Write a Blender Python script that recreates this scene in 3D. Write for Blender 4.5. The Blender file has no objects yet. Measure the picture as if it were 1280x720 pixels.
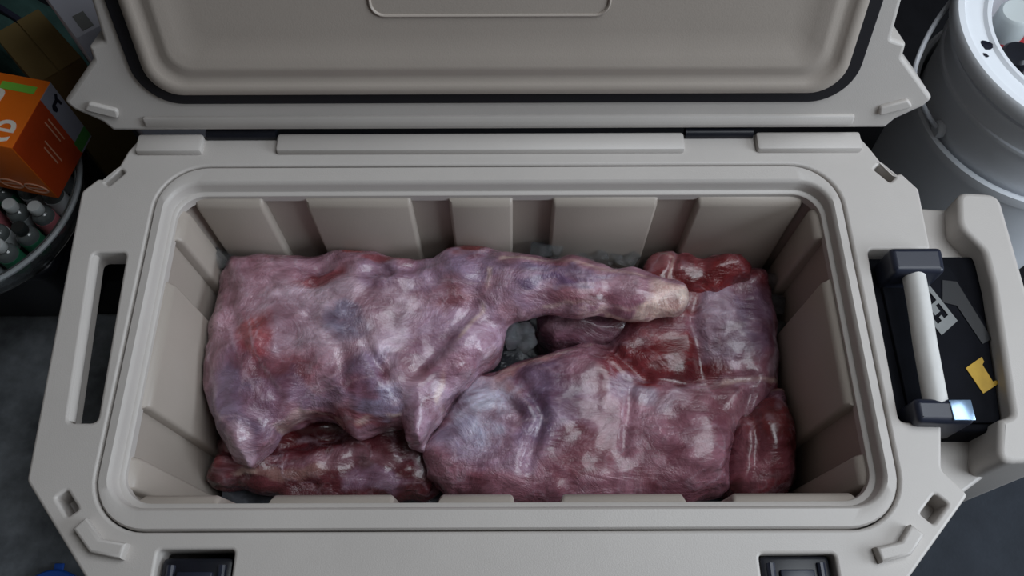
import bpy, bmesh, math, random
import numpy as np
from mathutils import Vector, Matrix, noise as mnoise
random.seed(7)
R = math.radians
S = bpy.context.scene
COL = S.collection

# ------------------------------------------------------------------ camera
cam = bpy.data.cameras.new('camera')
cam.sensor_width = 36.0
cam.lens = 36.0 * 1041.0 / 1280.0
cam.clip_start = 0.02
camo = bpy.data.objects.new('camera', cam)
COL.objects.link(camo)
PITCH, ROLL, YAW = R(64.4248), R(-0.1986), R(-0.0198)
fwd = Vector((0, math.cos(PITCH), -math.sin(PITCH)))
rgt = Vector((1, 0, 0)); upv = rgt.cross(fwd)
rz = Matrix.Rotation(YAW, 3, 'Z')
fwd, rgt, upv = rz @ fwd, rz @ rgt, rz @ upv
rgt, upv = math.cos(ROLL) * rgt + math.sin(ROLL) * upv, -math.sin(ROLL) * rgt + math.cos(ROLL) * upv
m = Matrix((rgt, upv, -fwd)).transposed().to_4x4()
m.translation = (0.0119, -0.2633, 1.0935)
camo.matrix_world = m
S.camera = camo

# ------------------------------------------------------------------ light
W = bpy.data.worlds.new('garage_air'); S.world = W; W.use_nodes = True
W.node_tree.nodes['Background'].inputs[0].default_value = (1.0, 0.96, 0.90, 1)
W.node_tree.nodes['Background'].inputs[1].default_value = 0.055

def area(name, loc, target, sx, sy, power, col):
    l = bpy.data.lights.new(name, 'AREA'); l.shape = 'RECTANGLE'
    l.size, l.size_y, l.energy, l.color = sx, sy, power, col
    o = bpy.data.objects.new(name, l); COL.objects.link(o)
    o.location = loc
    o.rotation_euler = (Vector(target) - Vector(loc)).to_track_quat('-Z', 'Y').to_euler()
    return o
area('garage_skylight', (0.95, 0.14, 2.20), (0.0, -0.05, 0.4), 1.4, 1.2, 28, (0.88, 0.94, 1.0))
area('garage_door_daylight', (1.40, -0.36, 0.98), (0.30, -0.12, 0.4), 0.8, 0.6, 15, (0.80, 0.90, 1.0))

vs = S.view_settings
vs.view_transform = 'Standard'; vs.look = 'None'; vs.gamma = 1.0
vs.exposure = -0.15; vs.use_curve_mapping = False

# ------------------------------------------------------------------ helpers
def lin(r, g, b):
    f = lambda c: (c / 255 / 12.92) if c / 255 <= 0.04045 else ((c / 255 + 0.055) / 1.055) ** 2.4
    return (f(r), f(g), f(b))

def mat(name, col, rough=0.5, spec=0.5, var=0.0, vscale=20.0, bump=0.0, bscale=200.0, metal=0.0, trans=0.0, coat=0.0, ior=1.45, col2=None):
    M = bpy.data.materials.new(name); M.use_nodes = True
    nt = M.node_tree; b = nt.nodes['Principled BSDF']
    b.inputs['Base Color'].default_value = (*col, 1)
    b.inputs['Roughness'].default_value = rough
    b.inputs['Specular IOR Level'].default_value = spec
    b.inputs['Metallic'].default_value = metal
    b.inputs['Transmission Weight'].default_value = trans
    b.inputs['Coat Weight'].default_value = coat
    b.inputs['IOR'].default_value = ior
    tc = nt.nodes.new('ShaderNodeTexCoord')
    if var > 0 or col2:
        n = nt.nodes.new('ShaderNodeTexNoise'); n.inputs['Scale'].default_value = vscale
        n.inputs['Detail'].default_value = 6; n.inputs['Roughness'].default_value = 0.6
        nt.links.new(tc.outputs['Object'], n.inputs['Vector'])
        cr = nt.nodes.new('ShaderNodeValToRGB')
        c2 = col2 or tuple(c * (1 - var) for c in col)
        cr.color_ramp.elements[0].position = 0.35; cr.color_ramp.elements[1].position = 0.65
        cr.color_ramp.elements[0].color = (*c2, 1); cr.color_ramp.elements[1].color = (*col, 1)
        nt.links.new(n.outputs['Fac'], cr.inputs['Fac'])
        nt.links.new(cr.outputs['Color'], b.inputs['Base Color'])
    if bump > 0:
        n2 = nt.nodes.new('ShaderNodeTexNoise'); n2.inputs['Scale'].default_value = bscale
        n2.inputs['Detail'].default_value = 3
        nt.links.new(tc.outputs['Object'], n2.inputs['Vector'])
        bp = nt.nodes.new('ShaderNodeBump'); bp.inputs['Strength'].default_value = bump
        bp.inputs['Distance'].default_value = 0.002
        nt.links.new(n2.outputs['Fac'], bp.inputs['Height'])
        nt.links.new(bp.outputs['Normal'], b.inputs['Normal'])
    return M

TAN = mat('tan_plastic', lin(186, 180, 175), 0.42, 0.5, 0.06, 9, 0.10, 900)
TAN_SHADE = mat('tan_plastic_shaded', lin(164, 154, 145), 0.38, 0.5, 0.05, 8, 0.08, 700)  # same plastic as the rim, its colour darkened and browned for shade
BLACK = mat('black_plastic', (0.009, 0.010, 0.016), 0.35, 0.5, 0.3, 40)
NAVY = mat('black_satin', (0.018, 0.021, 0.036), 0.32, 0.5)
RUBBER = mat('gasket_rubber', (0.010, 0.009, 0.012), 0.55, 0.4)
GRIP = mat('grip_grey', lin(205, 203, 200), 0.45, 0.5, 0.08, 60)
WHITE_P = mat('white_bucket_plastic', lin(232, 235, 240), 0.38, 0.5, 0.05, 12)
WIRE = mat('white_wire', lin(210, 212, 218), 0.35, 0.5)
ORANGE = mat('orange_card', lin(240, 116, 22), 0.45, 0.4, 0.12, 14)
ORANGE_D = mat('deep_orange_card', lin(196, 70, 22), 0.45, 0.4, 0.22, 18)
PAPER_G = mat('grey_card', lin(150, 152, 165), 0.5, 0.4, 0.06, 30)
LIME = mat('lime_print', lin(126, 200, 70), 0.5, 0.4)
WHITE_INK = mat('white_ink', lin(240, 232, 220), 0.5, 0.3)
BLACK_INK = mat('black_ink', lin(16, 18, 34), 0.5, 0.3)
BROWN = mat('brown_card', lin(122, 104, 66), 0.7, 0.2, 0.12, 12)
GREEN_D = mat('dark_green_cloth', lin(52, 78, 74), 0.8, 0.2, 0.3, 25, 0.3, 300)
WHITE_C = mat('white_card', lin(196, 198, 212), 0.6, 0.3, 0.05, 10)
YELLOW = mat('yellow_sticker', lin(196, 156, 42), 0.5, 0.4, 0.15, 60)
GREY_INK = mat('grey_print', lin(128, 130, 130), 0.5, 0.3, 0.1, 50)
STRIPE = mat('charcoal_print', lin(22, 23, 27), 0.45, 0.4)
CLEARP = mat('clear_plastic', (0.85, 0.9, 0.93), 0.08, 0.5, trans=0.93, ior=1.3)
ICE = mat('clear_ice', (0.90, 0.94, 0.98), 0.10, 0.5, bump=0.5, bscale=120, trans=0.95, ior=1.31)
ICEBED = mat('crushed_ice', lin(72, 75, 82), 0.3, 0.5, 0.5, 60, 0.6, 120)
BLUE = mat('blue_plastic', lin(40, 92, 190), 0.4, 0.5)

# --- concrete
FLOOR = bpy.data.materials.new('stained_concrete'); FLOOR.use_nodes = True
def build_floor(M):
    nt = M.node_tree; b = nt.nodes['Principled BSDF']; b.inputs['Roughness'].default_value = 0.6
    tc = nt.nodes.new('ShaderNodeTexCoord')
    n1 = nt.nodes.new('ShaderNodeTexNoise'); n1.inputs['Scale'].default_value = 5.5; n1.inputs['Detail'].default_value = 9; n1.inputs['Roughness'].default_value = 0.62
    n2 = nt.nodes.new('ShaderNodeTexNoise'); n2.inputs['Scale'].default_value = 60; n2.inputs['Detail'].default_value = 6
    for n in (n1, n2): nt.links.new(tc.outputs['Object'], n.inputs['Vector'])
    c1 = nt.nodes.new('ShaderNodeValToRGB')
    e = c1.color_ramp.elements
    e[0].position = 0.40; e[0].color = (*lin(72, 77, 82), 1); e[1].position = 0.60; e[1].color = (*lin(136, 142, 148), 1)
    nt.links.new(n1.outputs['Fac'], c1.inputs['Fac'])
    mx = nt.nodes.new('ShaderNodeMixRGB'); mx.blend_type = 'MULTIPLY'; mx.inputs[0].default_value = 0.5
    c2 = nt.nodes.new('ShaderNodeValToRGB'); c2.color_ramp.elements[0].position = 0.3; c2.color_ramp.elements[1].position = 0.7
    c2.color_ramp.elements[0].color = (0.5, 0.5, 0.5, 1)
    nt.links.new(n2.outputs['Fac'], c2.inputs['Fac'])
    nt.links.new(c1.outputs['Color'], mx.inputs[1]); nt.links.new(c2.outputs['Color'], mx.inputs[2])
    nt.links.new(mx.outputs[0], b.inputs['Base Color'])
    bp = nt.nodes.new('ShaderNodeBump'); bp.inputs['Strength'].default_value = 0.25; bp.inputs['Distance'].default_value = 0.003
    nt.links.new(n2.outputs['Fac'], bp.inputs['Height']); nt.links.new(bp.outputs['Normal'], b.inputs['Normal'])
build_floor(FLOOR)
WALL = mat('dark_garage_wall', lin(62, 62, 66), 0.8, 0.2, 0.2, 4)

# --- meat: colour regions live in the vertex colours, fibres, veins and wet gloss in the nodes
def meat_material():
    M = bpy.data.materials.new('raw_venison'); M.use_nodes = True
    nt = M.node_tree; L = nt.links.new; b = nt.nodes['Principled BSDF']
    at = nt.nodes.new('ShaderNodeAttribute'); at.attribute_name = 'Col'
    tc = nt.nodes.new('ShaderNodeTexCoord')
    # fibres: noise stretched along the muscle
    mp = nt.nodes.new('ShaderNodeMapping'); mp.inputs['Scale'].default_value = (18, 80, 50); mp.inputs['Rotation'].default_value = (0, 0, R(24))
    L(tc.outputs['Object'], mp.inputs['Vector'])
    nf = nt.nodes.new('ShaderNodeTexNoise'); nf.inputs['Scale'].default_value = 1.0; nf.inputs['Detail'].default_value = 6; nf.inputs['Distortion'].default_value = 0.9
    L(mp.outputs['Vector'], nf.inputs['Vector'])
    rf = nt.nodes.new('ShaderNodeValToRGB'); rf.color_ramp.elements[0].position = 0.36; rf.color_ramp.elements[1].position = 0.70
    rf.color_ramp.elements[0].color = (0.78, 0.66, 0.68, 1); rf.color_ramp.elements[1].color = (1.20, 1.20, 1.22, 1)
    L(nf.outputs['Fac'], rf.inputs['Fac'])
    m1 = nt.nodes.new('ShaderNodeMixRGB'); m1.blend_type = 'MULTIPLY'; m1.inputs[0].default_value = 0.5
    L(at.outputs['Color'], m1.inputs[1]); L(rf.outputs['Color'], m1.inputs[2])
    # mottling
    n2 = nt.nodes.new('ShaderNodeTexNoise'); n2.inputs['Scale'].default_value = 24; n2.inputs['Detail'].default_value = 7; n2.inputs['Roughness'].default_value = 0.65; n2.inputs['Distortion'].default_value = 0.6
    L(tc.outputs['Object'], n2.inputs['Vector'])
    r2 = nt.nodes.new('ShaderNodeValToRGB'); r2.color_ramp.elements[0].position = 0.38; r2.color_ramp.elements[1].position = 0.66
    r2.color_ramp.elements[0].color = (0.50, 0.32, 0.36, 1); r2.color_ramp.elements[1].color = (1.18, 1.18, 1.2, 1)
    L(n2.outputs['Fac'], r2.inputs['Fac'])
    m2 = nt.nodes.new('ShaderNodeMixRGB'); m2.blend_type = 'MULTIPLY'; m2.inputs[0].default_value = 0.85
    L(m1.outputs[0], m2.inputs[1]); L(r2.outputs['Color'], m2.inputs[2])
    # pale threads of membrane
    wv = nt.nodes.new('ShaderNodeTexVoronoi'); wv.feature = 'DISTANCE_TO_EDGE'; wv.inputs['Scale'].default_value = 12
    ds = nt.nodes.new('ShaderNodeTexNoise'); ds.inputs['Scale'].default_value = 26; ds.inputs['Detail'].default_value = 4
    L(tc.outputs['Object'], ds.inputs['Vector'])
    ad = nt.nodes.new('ShaderNodeMixRGB'); ad.inputs[0].default_value = 0.11
    mp3 = nt.nodes.new('ShaderNodeMapping'); mp3.inputs['Scale'].default_value = (0.55, 1.35, 1); mp3.inputs['Rotation'].default_value = (0, 0, R(-35))
    L(tc.outputs['Object'], mp3.inputs['Vector'])
    L(mp3.outputs['Vector'], ad.inputs[1]); L(ds.outputs['Color'], ad.inputs[2]); L(ad.outputs[0], wv.inputs['Vector'])
    rv = nt.nodes.new('ShaderNodeValToRGB'); rv.color_ramp.elements[0].position = 0.0; rv.color_ramp.elements[1].position = 0.055
    rv.color_ramp.elements[0].color = (1, 1, 1, 1); rv.color_ramp.elements[1].color = (0, 0, 0, 1)
    L(wv.outputs['Distance'], rv.inputs['Fac'])
    gate = nt.nodes.new('ShaderNodeMath'); gate.operation = 'MULTIPLY'
    rg = nt.nodes.new('ShaderNodeValToRGB'); rg.color_ramp.elements[0].position = 0.45; rg.color_ramp.elements[1].position = 0.7
    L(n2.outputs['Fac'], rg.inputs['Fac'])
    L(rv.outputs['Color'], gate.inputs[0]); L(rg.outputs['Color'], gate.inputs[1])
    g2 = nt.nodes.new('ShaderNodeMath'); g2.operation = 'MULTIPLY'; g2.inputs[1].default_value = 0.25
    L(gate.outputs[0], g2.inputs[0])
    m3 = nt.nodes.new('ShaderNodeMixRGB'); m3.inputs[2].default_value = (*lin(206, 186, 196), 1)
    L(g2.outputs[0], m3.inputs[0]); L(m2.outputs[0], m3.inputs[1])
    L(m3.outputs[0], b.inputs['Base Color'])
    # relief
    add = nt.nodes.new('ShaderNodeMath'); add.operation = 'MULTIPLY_ADD'; add.inputs[1].default_value = 0.6
    L(nf.outputs['Fac'], add.inputs[0]); L(n2.outputs['Fac'], add.inputs[2])
    ad2 = nt.nodes.new('ShaderNodeMath'); ad2.operation = 'MULTIPLY_ADD'; ad2.inputs[1].default_value = 0.15
    L(gate.outputs[0], ad2.inputs[0]); L(add.outputs[0], ad2.inputs[2])
    bp = nt.nodes.new('ShaderNodeBump'); bp.inputs['Strength'].default_value = 0.8; bp.inputs['Distance'].default_value = 0.006
    L(ad2.outputs[0], bp.inputs['Height']); L(bp.outputs['Normal'], b.inputs['Normal'])
    rr = nt.nodes.new('ShaderNodeMapRange'); rr.inputs['To Min'].default_value = 0.10; rr.inputs['To Max'].default_value = 0.42
    L(n2.outputs['Fac'], rr.inputs['Value']); L(rr.outputs[0], b.inputs['Roughness'])
    b.inputs['Specular IOR Level'].default_value = 0.55
    b.inputs['Coat Weight'].default_value = 0.5; b.inputs['Coat Roughness'].default_value = 0.14
    b.inputs['Subsurface Weight'].default_value = 0.10
    b.inputs['Subsurface Radius'].default_value = (0.008, 0.003, 0.002)
    b.inputs['Subsurface Scale'].default_value = 0.6
    return M
MEAT_M = meat_material()

def link(name, me, material=None, parent=None, smooth=35):
    o = bpy.data.objects.new(name, me); COL.objects.link(o)
    if material: me.materials.clear(); me.materials.append(material)
    if smooth:
        me.polygons.foreach_set('use_smooth', [True] * len(me.polygons))
        me.set_sharp_from_angle(angle=R(smooth))
    if parent: o.parent = parent
    return o

def tag(o, label, cat, group=None):
    o['label'] = label; o['category'] = cat
    if group: o['group'] = group
    return o

def struct(o):
    o['kind'] = 'structure'; return o

def empty(name, loc=(0, 0, 0), rot=None):
    o = bpy.data.objects.new(name, None); COL.objects.link(o); o.location = loc
    o.empty_display_size = 0.05
    if rot is not None: o.rotation_euler = rot
    return o

def frommesh(bm):
    me = bpy.data.meshes.new('mesh'); bmesh.ops.recalc_face_normals(bm, faces=bm.faces[:])
    bm.to_mesh(me); bm.free(); return me

def box_me(x0, x1, y0, y1, z0, z1, bev=0.0, seg=2):
    bm = bmesh.new(); bmesh.ops.create_cube(bm, size=1)
    for v in bm.verts:
        v.co = Vector(((x0 + x1) / 2 + v.co.x * (x1 - x0), (y0 + y1) / 2 + v.co.y * (y1 - y0), (z0 + z1) / 2 + v.co.z * (z1 - z0)))
    if bev: bmesh.ops.bevel(bm, geom=bm.edges[:], offset=bev, segments=seg, affect='EDGES', profile=0.5)
    return frommesh(bm)

def fillet(pts, r, n=5):
    out = []; N = len(pts)
    for i in range(N):
        p, a, b = Vector(pts[i][:2]), Vector(pts[i - 1][:2]), Vector(pts[(i + 1) % N][:2])
        rad = pts[i][2] if len(pts[i]) > 2 else r
        u, v = (a - p), (b - p); lu, lv = u.length, v.length; u.normalize(); v.normalize()
        ang = u.angle(v)
        if rad <= 0 or ang > R(176): out.append((p.x, p.y)); continue
        t = min(rad / math.tan(ang / 2), lu * 0.48, lv * 0.48)
        p0, p1 = p + u * t, p + v * t
        for k in range(n + 1):
            s = k / n
            q = p0 * (1 - s) ** 2 + p * 2 * s * (1 - s) + p1 * s ** 2
            out.append((q.x, q.y))
    return out

def rrect(x0, x1, y0, y1, r, n=8):
    out = []
    for cx, cy, a0 in ((x1 - r, y1 - r, 0), (x0 + r, y1 - r, 90), (x0 + r, y0 + r, 180), (x1 - r, y0 + r, 270)):
        for k in range(n + 1):
            a = R(a0 + 90 * k / n); out.append((cx + r * math.cos(a), cy + r * math.sin(a)))
    return out

def plate_me(loops, z0, z1, bev=0.003, res=2):
    """A flat plate with rounded edges; loops[0] is its outline, the others are holes in it."""
    cu = bpy.data.curves.new('plate', 'CURVE'); cu.dimensions = '2D'; cu.fill_mode = 'BOTH'
    for lp in loops:
        sp = cu.splines.new('POLY'); sp.points.add(len(lp) - 1); sp.use_cyclic_u = True
        for q, (x, y) in zip(sp.points, lp): q.co = (x, y, 0, 1)
    cu.bevel_depth = bev; cu.bevel_resolution = res; cu.offset = -bev
    cu.extrude = max((z1 - z0) / 2 - bev, 0.0)
    o = bpy.data.objects.new('plate', cu); COL.objects.link(o)
    dg = bpy.context.evaluated_depsgraph_get()
    me = bpy.data.meshes.new_from_object(o.evaluated_get(dg))
    me.transform(Matrix.Translation((0, 0, (z0 + z1) / 2)))
    bpy.data.objects.remove(o); bpy.data.curves.remove(cu)
    return me

def loft_me(rings, cap0=False, cap1=False, closed=True):
    bm = bmesh.new(); vr = [[bm.verts.new(p) for p in r] for r in rings]
    n = len(rings[0])
    for a, b in zip(vr[:-1], vr[1:]):
        for i in range(n if closed else n - 1):
            j = (i + 1) % n; bm.faces.new((a[i], a[j], b[j], b[i]))
    if cap0: bm.faces.new(list(reversed(vr[0])))
    if cap1: bm.faces.new(vr[-1])
    return frommesh(bm)

def ring3(pts2, z): return [(x, y, z) for x, y in pts2]

def lathe_me(prof, n=64, close=False):
    rings = [[(r * math.cos(2 * math.pi * k / n), r * math.sin(2 * math.pi * k / n), z) for k in range(n)] for r, z in prof]
    if close: rings.append(rings[0])
    me = loft_me(rings); bm = bmesh.new(); bm.from_mesh(me)
    bmesh.ops.remove_doubles(bm, verts=bm.verts[:], dist=1e-6); bm.to_mesh(me); bm.free()
    return me

def tube_me(path, rad, n=10, closed=False):
    P = [Vector(p) for p in path]; rings = []
    N = len(P); prev = None
    for i, p in enumerate(P):
        t = (P[(i + 1) % N] - P[i - 1]) if closed else (P[min(i + 1, N - 1)] - P[max(i - 1, 0)])
        t.normalize()
        e = prev - t * prev.dot(t) if prev else (Vector((0, 0, 1)).cross(t) if abs(t.z) < 0.9 else Vector((1, 0, 0)).cross(t))
        e.normalize(); prev = e; g = t.cross(e)
        rr = rad[i] if isinstance(rad, (list, tuple)) else rad
        rings.append([p + rr * (math.cos(2 * math.pi * k / n) * e + math.sin(2 * math.pi * k / n) * g) for k in range(n)])
    if closed: rings.append(rings[0])
    return loft_me(rings, not closed, not closed)

def smooth_path(pts, n=8):
    P = [Vector(p) for p in pts]; P = [P[0] * 2 - P[1]] + P + [P[-1] * 2 - P[-2]]; out = []
    for i in range(1, len(P) - 2):
        for k in range(n):
            t = k / n; a, b, c, d = P[i - 1:i + 3]
            out.append(0.5 * (2 * b + (c - a) * t + (2 * a - 5 * b + 4 * c - d) * t * t + (3 * b - a - 3 * c + d) * t ** 3))
    out.append(P[-2]); return out

def text_me(s, size, depth=0.0004, shear=0.0):
    cu = bpy.data.curves.new('t', 'FONT'); cu.body = s; cu.size = size; cu.extrude = depth; cu.shear = shear
    cu.align_x = 'CENTER'; cu.align_y = 'CENTER'
    o = bpy.data.objects.new('t', cu); COL.objects.link(o)
    me = bpy.data.meshes.new_from_object(o.evaluated_get(bpy.context.evaluated_depsgraph_get()))
    bpy.data.objects.remove(o); return me

def frame(origin, ex, ey):
    ex = Vector(ex).normalized(); ez = ex.cross(Vector(ey)).normalized(); ey = ez.cross(ex)
    M = Matrix((ex, ey, ez)).transposed().to_4x4(); M.translation = origin; return M

# ------------------------------------------------------------------ the setting
struct(link('floor', box_me(-3.0, 3.0, -3.0, 2.2, -0.06, 0.0), FLOOR, smooth=0))
mt_ = tag(empty('rear_shade_sheet', (0.05, 0.90, 0)), 'black sheet standing in for the shade on the floor behind the cooler', 'sheet')  # flat black sheet added in place of the shade behind the cooler
link('dark_sheet', plate_me([fillet([(-1.30, -0.66), (-0.60, -0.68), (1.30, -0.66), (1.30, 0.70), (-1.30, 0.70)], 0.03, 4)], 0.0, 0.006, 0.002), mat('shade_black', (0.006, 0.006, 0.008), 0.75, 0.2, 0.3, 30), mt_)
link('dark_sheet_border', plate_me([fillet([(-1.30, -0.66), (-0.60, -0.68), (1.30, -0.66), (1.30, 0.70), (-1.30, 0.70)], 0.03, 4), rrect(-1.27, 1.27, -0.63, 0.67, 0.03)], 0.004, 0.009, 0.002), mat('shade_black_edge', (0.009, 0.009, 0.011), 0.7, 0.25), mt_)
sm_ = tag(empty('slate_sheet', (0.92, -0.45, 0)), 'dark slate grey sheet on the floor beside the handle end of the cooler', 'sheet')  # thin sheet, darker than the concrete around it
link('dark_sheet', plate_me([rrect(-0.52, 0.52, -0.60, 0.62, 0.02)], 0.0, 0.005, 0.002), mat('slate_grey', lin(50, 54, 61), 0.8, 0.2, 0.35, 9, 0.3, 220), sm_)
link('dark_sheet_border', plate_me([rrect(-0.52, 0.52, -0.60, 0.62, 0.02), rrect(-0.50, 0.50, -0.58, 0.60, 0.015)], 0.003, 0.007, 0.0015), mat('slate_grey_edge', lin(42, 46, 52), 0.75, 0.2), sm_)
struct(link('wall_back', box_me(-3.0, 3.0, 2.2, 2.3, -0.06, 2.6), WALL, smooth=0))

# ------------------------------------------------------------------ the cooler
ZR = 0.42
cooler = tag(empty('cooler', (0, 0, 0)), 'large tan hard-sided cooler with its lid open, holding raw meat', 'cooler')

# outer shell, narrower than the rim that overhangs it
def octo(hx, y0, y1, c): return [(-hx, y0 + c), (-hx, y1 - c), (-hx + c, y1), (hx - c, y1), (hx, y1 - c), (hx, y0 + c), (hx - c, y0), (-hx + c, y0)]
sh = [(0.300, -0.150, 0.178, 0.04, 0.012), (0.312, -0.158, 0.188, 0.045, 0.03), (0.327, -0.180, 0.205, 0.05, 0.397)]
rings = [ring3(fillet(octo(a, b, c, d), 0.02, 3), z) for a, b, c, d, z in sh]
link('shell', loft_me(rings, True, False), TAN, cooler)
for x in (-0.24, 0.24):
    for y in (-0.11, 0.13):
        link('rubber_foot', box_me(x - 0.02, x + 0.02, y - 0.02, y + 0.02, 0, 0.014, 0.004), RUBBER, cooler)

# rim plate: chamfered corners, grab slot on one end, handle bay on the other, latch bays in front
def chamfer_slot(cx, cy, ang, l, w):
    c, s = math.cos(R(ang)), math.sin(R(ang))
    return fillet([(cx + c * a - s * b, cy + s * a + c * b) for a, b in ((-l, -w), (l, -w), (l, w), (-l, w))], 0.002, 2)
FRONT = -0.200
out = [(-0.381, -0.112, .01), (-0.397, 0.163, .01), (-0.384, 0.177, .004), (-0.377, 0.176, .002), (-0.367, 0.191, .003), (-0.362, 0.208, .006), (-0.352, 0.226, .006),
       (0.352, 0.226, .006), (0.362, 0.208, .006), (0.369, 0.193, .003), (0.379, 0.178, .002), (0.386, 0.180, .004), (0.399, 0.162, .006),
       (0.396, 0.097, .004), (0.338, 0.097, .006), (0.334, -0.066, .006), (0.369, -0.066, .004), (0.360, -0.106, .008), (0.377, -0.126, .004),
       (0.306, FRONT, .01), (0.262, FRONT, .003), (0.262, -0.171, .004), (0.203, -0.171, .004), (0.203, FRONT, .003),
       (-0.205, FRONT, .003), (-0.205, -0.166, .004), (-0.265, -0.166, .004), (-0.265, FRONT, .003), (-0.306, FRONT, .01)]
GR = rrect(-0.3258, 0.3248, -0.1528, 0.1908, 0.0468, 10)
slot = fillet([(-0.359, -0.064), (-0.334, -0.064), (-0.341, 0.097), (-0.372, 0.097)], 0.006, 4)
TIE = [(-0.3685, 0.1785, 50, 0.010, 0.0034), (0.3700, 0.1800, -50, 0.010, 0.0044), (-0.3440, -0.1300, -50, 0.0100, 0.0050), (0.3470, -0.1370, 46, 0.0110, 0.0060)]
holes = [GR, slot] + [chamfer_slot(*q) for q in TIE]
link('rim', plate_me([fillet(out, 0.006, 4)] + holes, 0.394, ZR, 0.0026, 3), TAN, cooler, 50)
# floors of the four tie-down slots
for q in TIE:
    link('tie_down_well', plate_me([chamfer_slot(q[0], q[1], q[2], q[3] + 0.001, q[4] + 0.001)], 0.380, 0.396, 0.001), TAN, cooler)
# rolled edge of the grab bar beside the slot
link('grab_bar', tube_me([(-0.3625 - 0.0126 * k / 12, -0.062 + 0.157 * k / 12, 0.4130) for k in range(13)], 0.0065, 14), TAN, cooler)
# inner collar inside the seam
LIP = lambda e, z: ring3(rrect(-0.3165 + e, 0.3155 - e, -0.1365 + e, 0.1735 - e, 0.030 - e * 0.5, 10), z)
gi = rrect(-0.3245, 0.3235, -0.1515, 0.1895, 0.0455, 10)
gi2 = rrect(-0.3230, 0.3220, -0.1500, 0.1880, 0.044, 10)
col_rings = [ring3(gi, 0.395), ring3(gi, ZR - 0.002), ring3(gi2, ZR), LIP(0.0, ZR + 0.0005), LIP(0.0018, ZR - 0.001), LIP(0.003, ZR - 0.004), LIP(0.0035, ZR - 0.010), LIP(0.0045, ZR - 0.0125), LIP(0.0075, ZR - 0.0130), LIP(0.0085, ZR - 0.0140), LIP(0.009, ZR - 0.022)]
link('collar', loft_me(col_rings), TAN, cooler, 40)
# liner: recessed wall; proud panels stand on it and leave the channels between them
TOP = (-0.3110, 0.3100, -0.1300, 0.1680); BOT = (-0.2960, 0.2950, -0.1150, 0.1530); ZT, ZB = ZR - 0.018, 0.09
def lin_r(z, e=0.0, r=0.022):
    t = (ZT - z) / (ZT - ZB)
    x0, x1, y0, y1 = (a + (b - a) * t for a, b in zip(TOP, BOT))
    return rrect(x0 + e, x1 - e, y0 + e, y1 - e, r, 6)
link('liner', loft_me([ring3(lin_r(ZT), ZT), ring3(lin_r(0.25), 0.25), ring3(lin_r(ZB + 0.01), ZB + 0.01), ring3(lin_r(ZB, 0.01, 0.02), ZB)], False, True), TAN_SHADE, cooler, 60)
def wall_pos(side, s, z, e):
    """Point at s along a liner wall, e proud of it."""
    t = (ZT - z) / (ZT - ZB); x0, x1, y0, y1 = (a + (b - a) * t for a, b in zip(TOP, BOT))
    k = 1 - 0.045 * t
    if side == 'b': return (s * k, y1 - e, z)
    if side == 'f': return (s * k, y0 + e, z)
    if side == 'l': return (x0 + e, 0.015 + (s - 0.015) * k, z)
    return (x1 - e, 0.015 + (s - 0.015) * k, z)
def panel(side, s0, s1):
    w = 0.0035; E = 0.0105
    prof = [(ZT + 0.0015, 0.000), (ZT - 0.001, 0.0070), (ZT - 0.007, E), (0.24, E), (0.10, E)]
    rings = []
    for z, e in prof:
        sl = -1 if e < 0.001 else 0
        rings.append([wall_pos(side, s0, z, -0.004), wall_pos(side, s0, z, max(e - w, 0)), wall_pos(side, s0 + w * 0.4, z, e - w * .3 if e else 0), wall_pos(side, s0 + w, z, e),
                      wall_pos(side, s1 - w, z, e), wall_pos(side, s1 - w * .4, z, e - w * .3 if e else 0), wall_pos(side, s1, z, max(e - w, 0)), wall_pos(side, s1, z, -0.004)])
    link('wall_panel', loft_me(rings, True, True), TAN_SHADE, cooler, 40)
for side in 'bf':
    for a, b in ((-0.296, -0.230), (-0.188, -0.086), (-0.049, 0.013), (0.052, 0.154), (0.193, 0.295)): panel(side, a, b)
for side in 'lr':
    for a, b in ((-0.116, -0.088), (-0.046, 0.076), (0.119, 0.154)): panel(side, a, b)

# L-shaped corner ribs on the front chamfers
def corner_rib(path, w=0.0060):
    P = [Vector((x, y, 0)) for x, y in path]; L_, R_ = [], []
    for i, q in enumerate(P):
        t = (P[min(i + 1, len(P) - 1)] - P[max(i - 1, 0)]).normalized(); nn = Vector((-t.y, t.x, 0))
        L_.append((q + nn * w)[:2]); R_.append((q - nn * w)[:2])
    link('corner_rib', plate_me([L_ + R_[::-1]], ZR - 0.004, ZR + 0.009, 0.0025), TAN, cooler)
corner_rib([(-0.327, -0.147), (-0.311, -0.164), (-0.288, -0.168)])
corner_rib([(0.327, -0.154), (0.315, -0.168), (0.293, -0.173)])

# hinge bar behind the opening, interrupted at the two hinge bays
for a, b in ((-0.352, -0.288), (-0.216, 0.180), (0.250, 0.352)):
    link('hinge_bar', box_me(a, b, 0.2035, 0.224, ZR - 0.004, ZR + 0.007, 0.003), TAN, cooler)
for a, b in ((-0.286, -0.218), (0.182, 0.248)):
    link('hinge', tube_me([(a, 0.226, ZR + 0.002), (b, 0.226, ZR + 0.002)], 0.006, 12), BLACK, cooler)

# front latches in their bays
for x0, x1 in ((-0.263, -0.207), (0.205, 0.260)):
    la = link('latch', box_me(x0, x1, -0.215, -0.171, 0.388, 0.413, 0.004), BLACK, cooler)
    link('latch_ridge', box_me(x0 + 0.014, x1 - 0.014, -0.205, -0.182, 0.4125, 0.417, 0.0015), NAVY, la)
    for x in (x0 + 0.008, x1 - 0.008):
        link('latch_pin', tube_me([(x, -0.205, 0.413), (x, -0.177, 0.413)], 0.0035, 10), NAVY, la)
    link('latch_strap', box_me(x0 + 0.004, x1 - 0.004, -0.222, -0.211, 0.30, 0.405, 0.003), BLACK, la)

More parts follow.
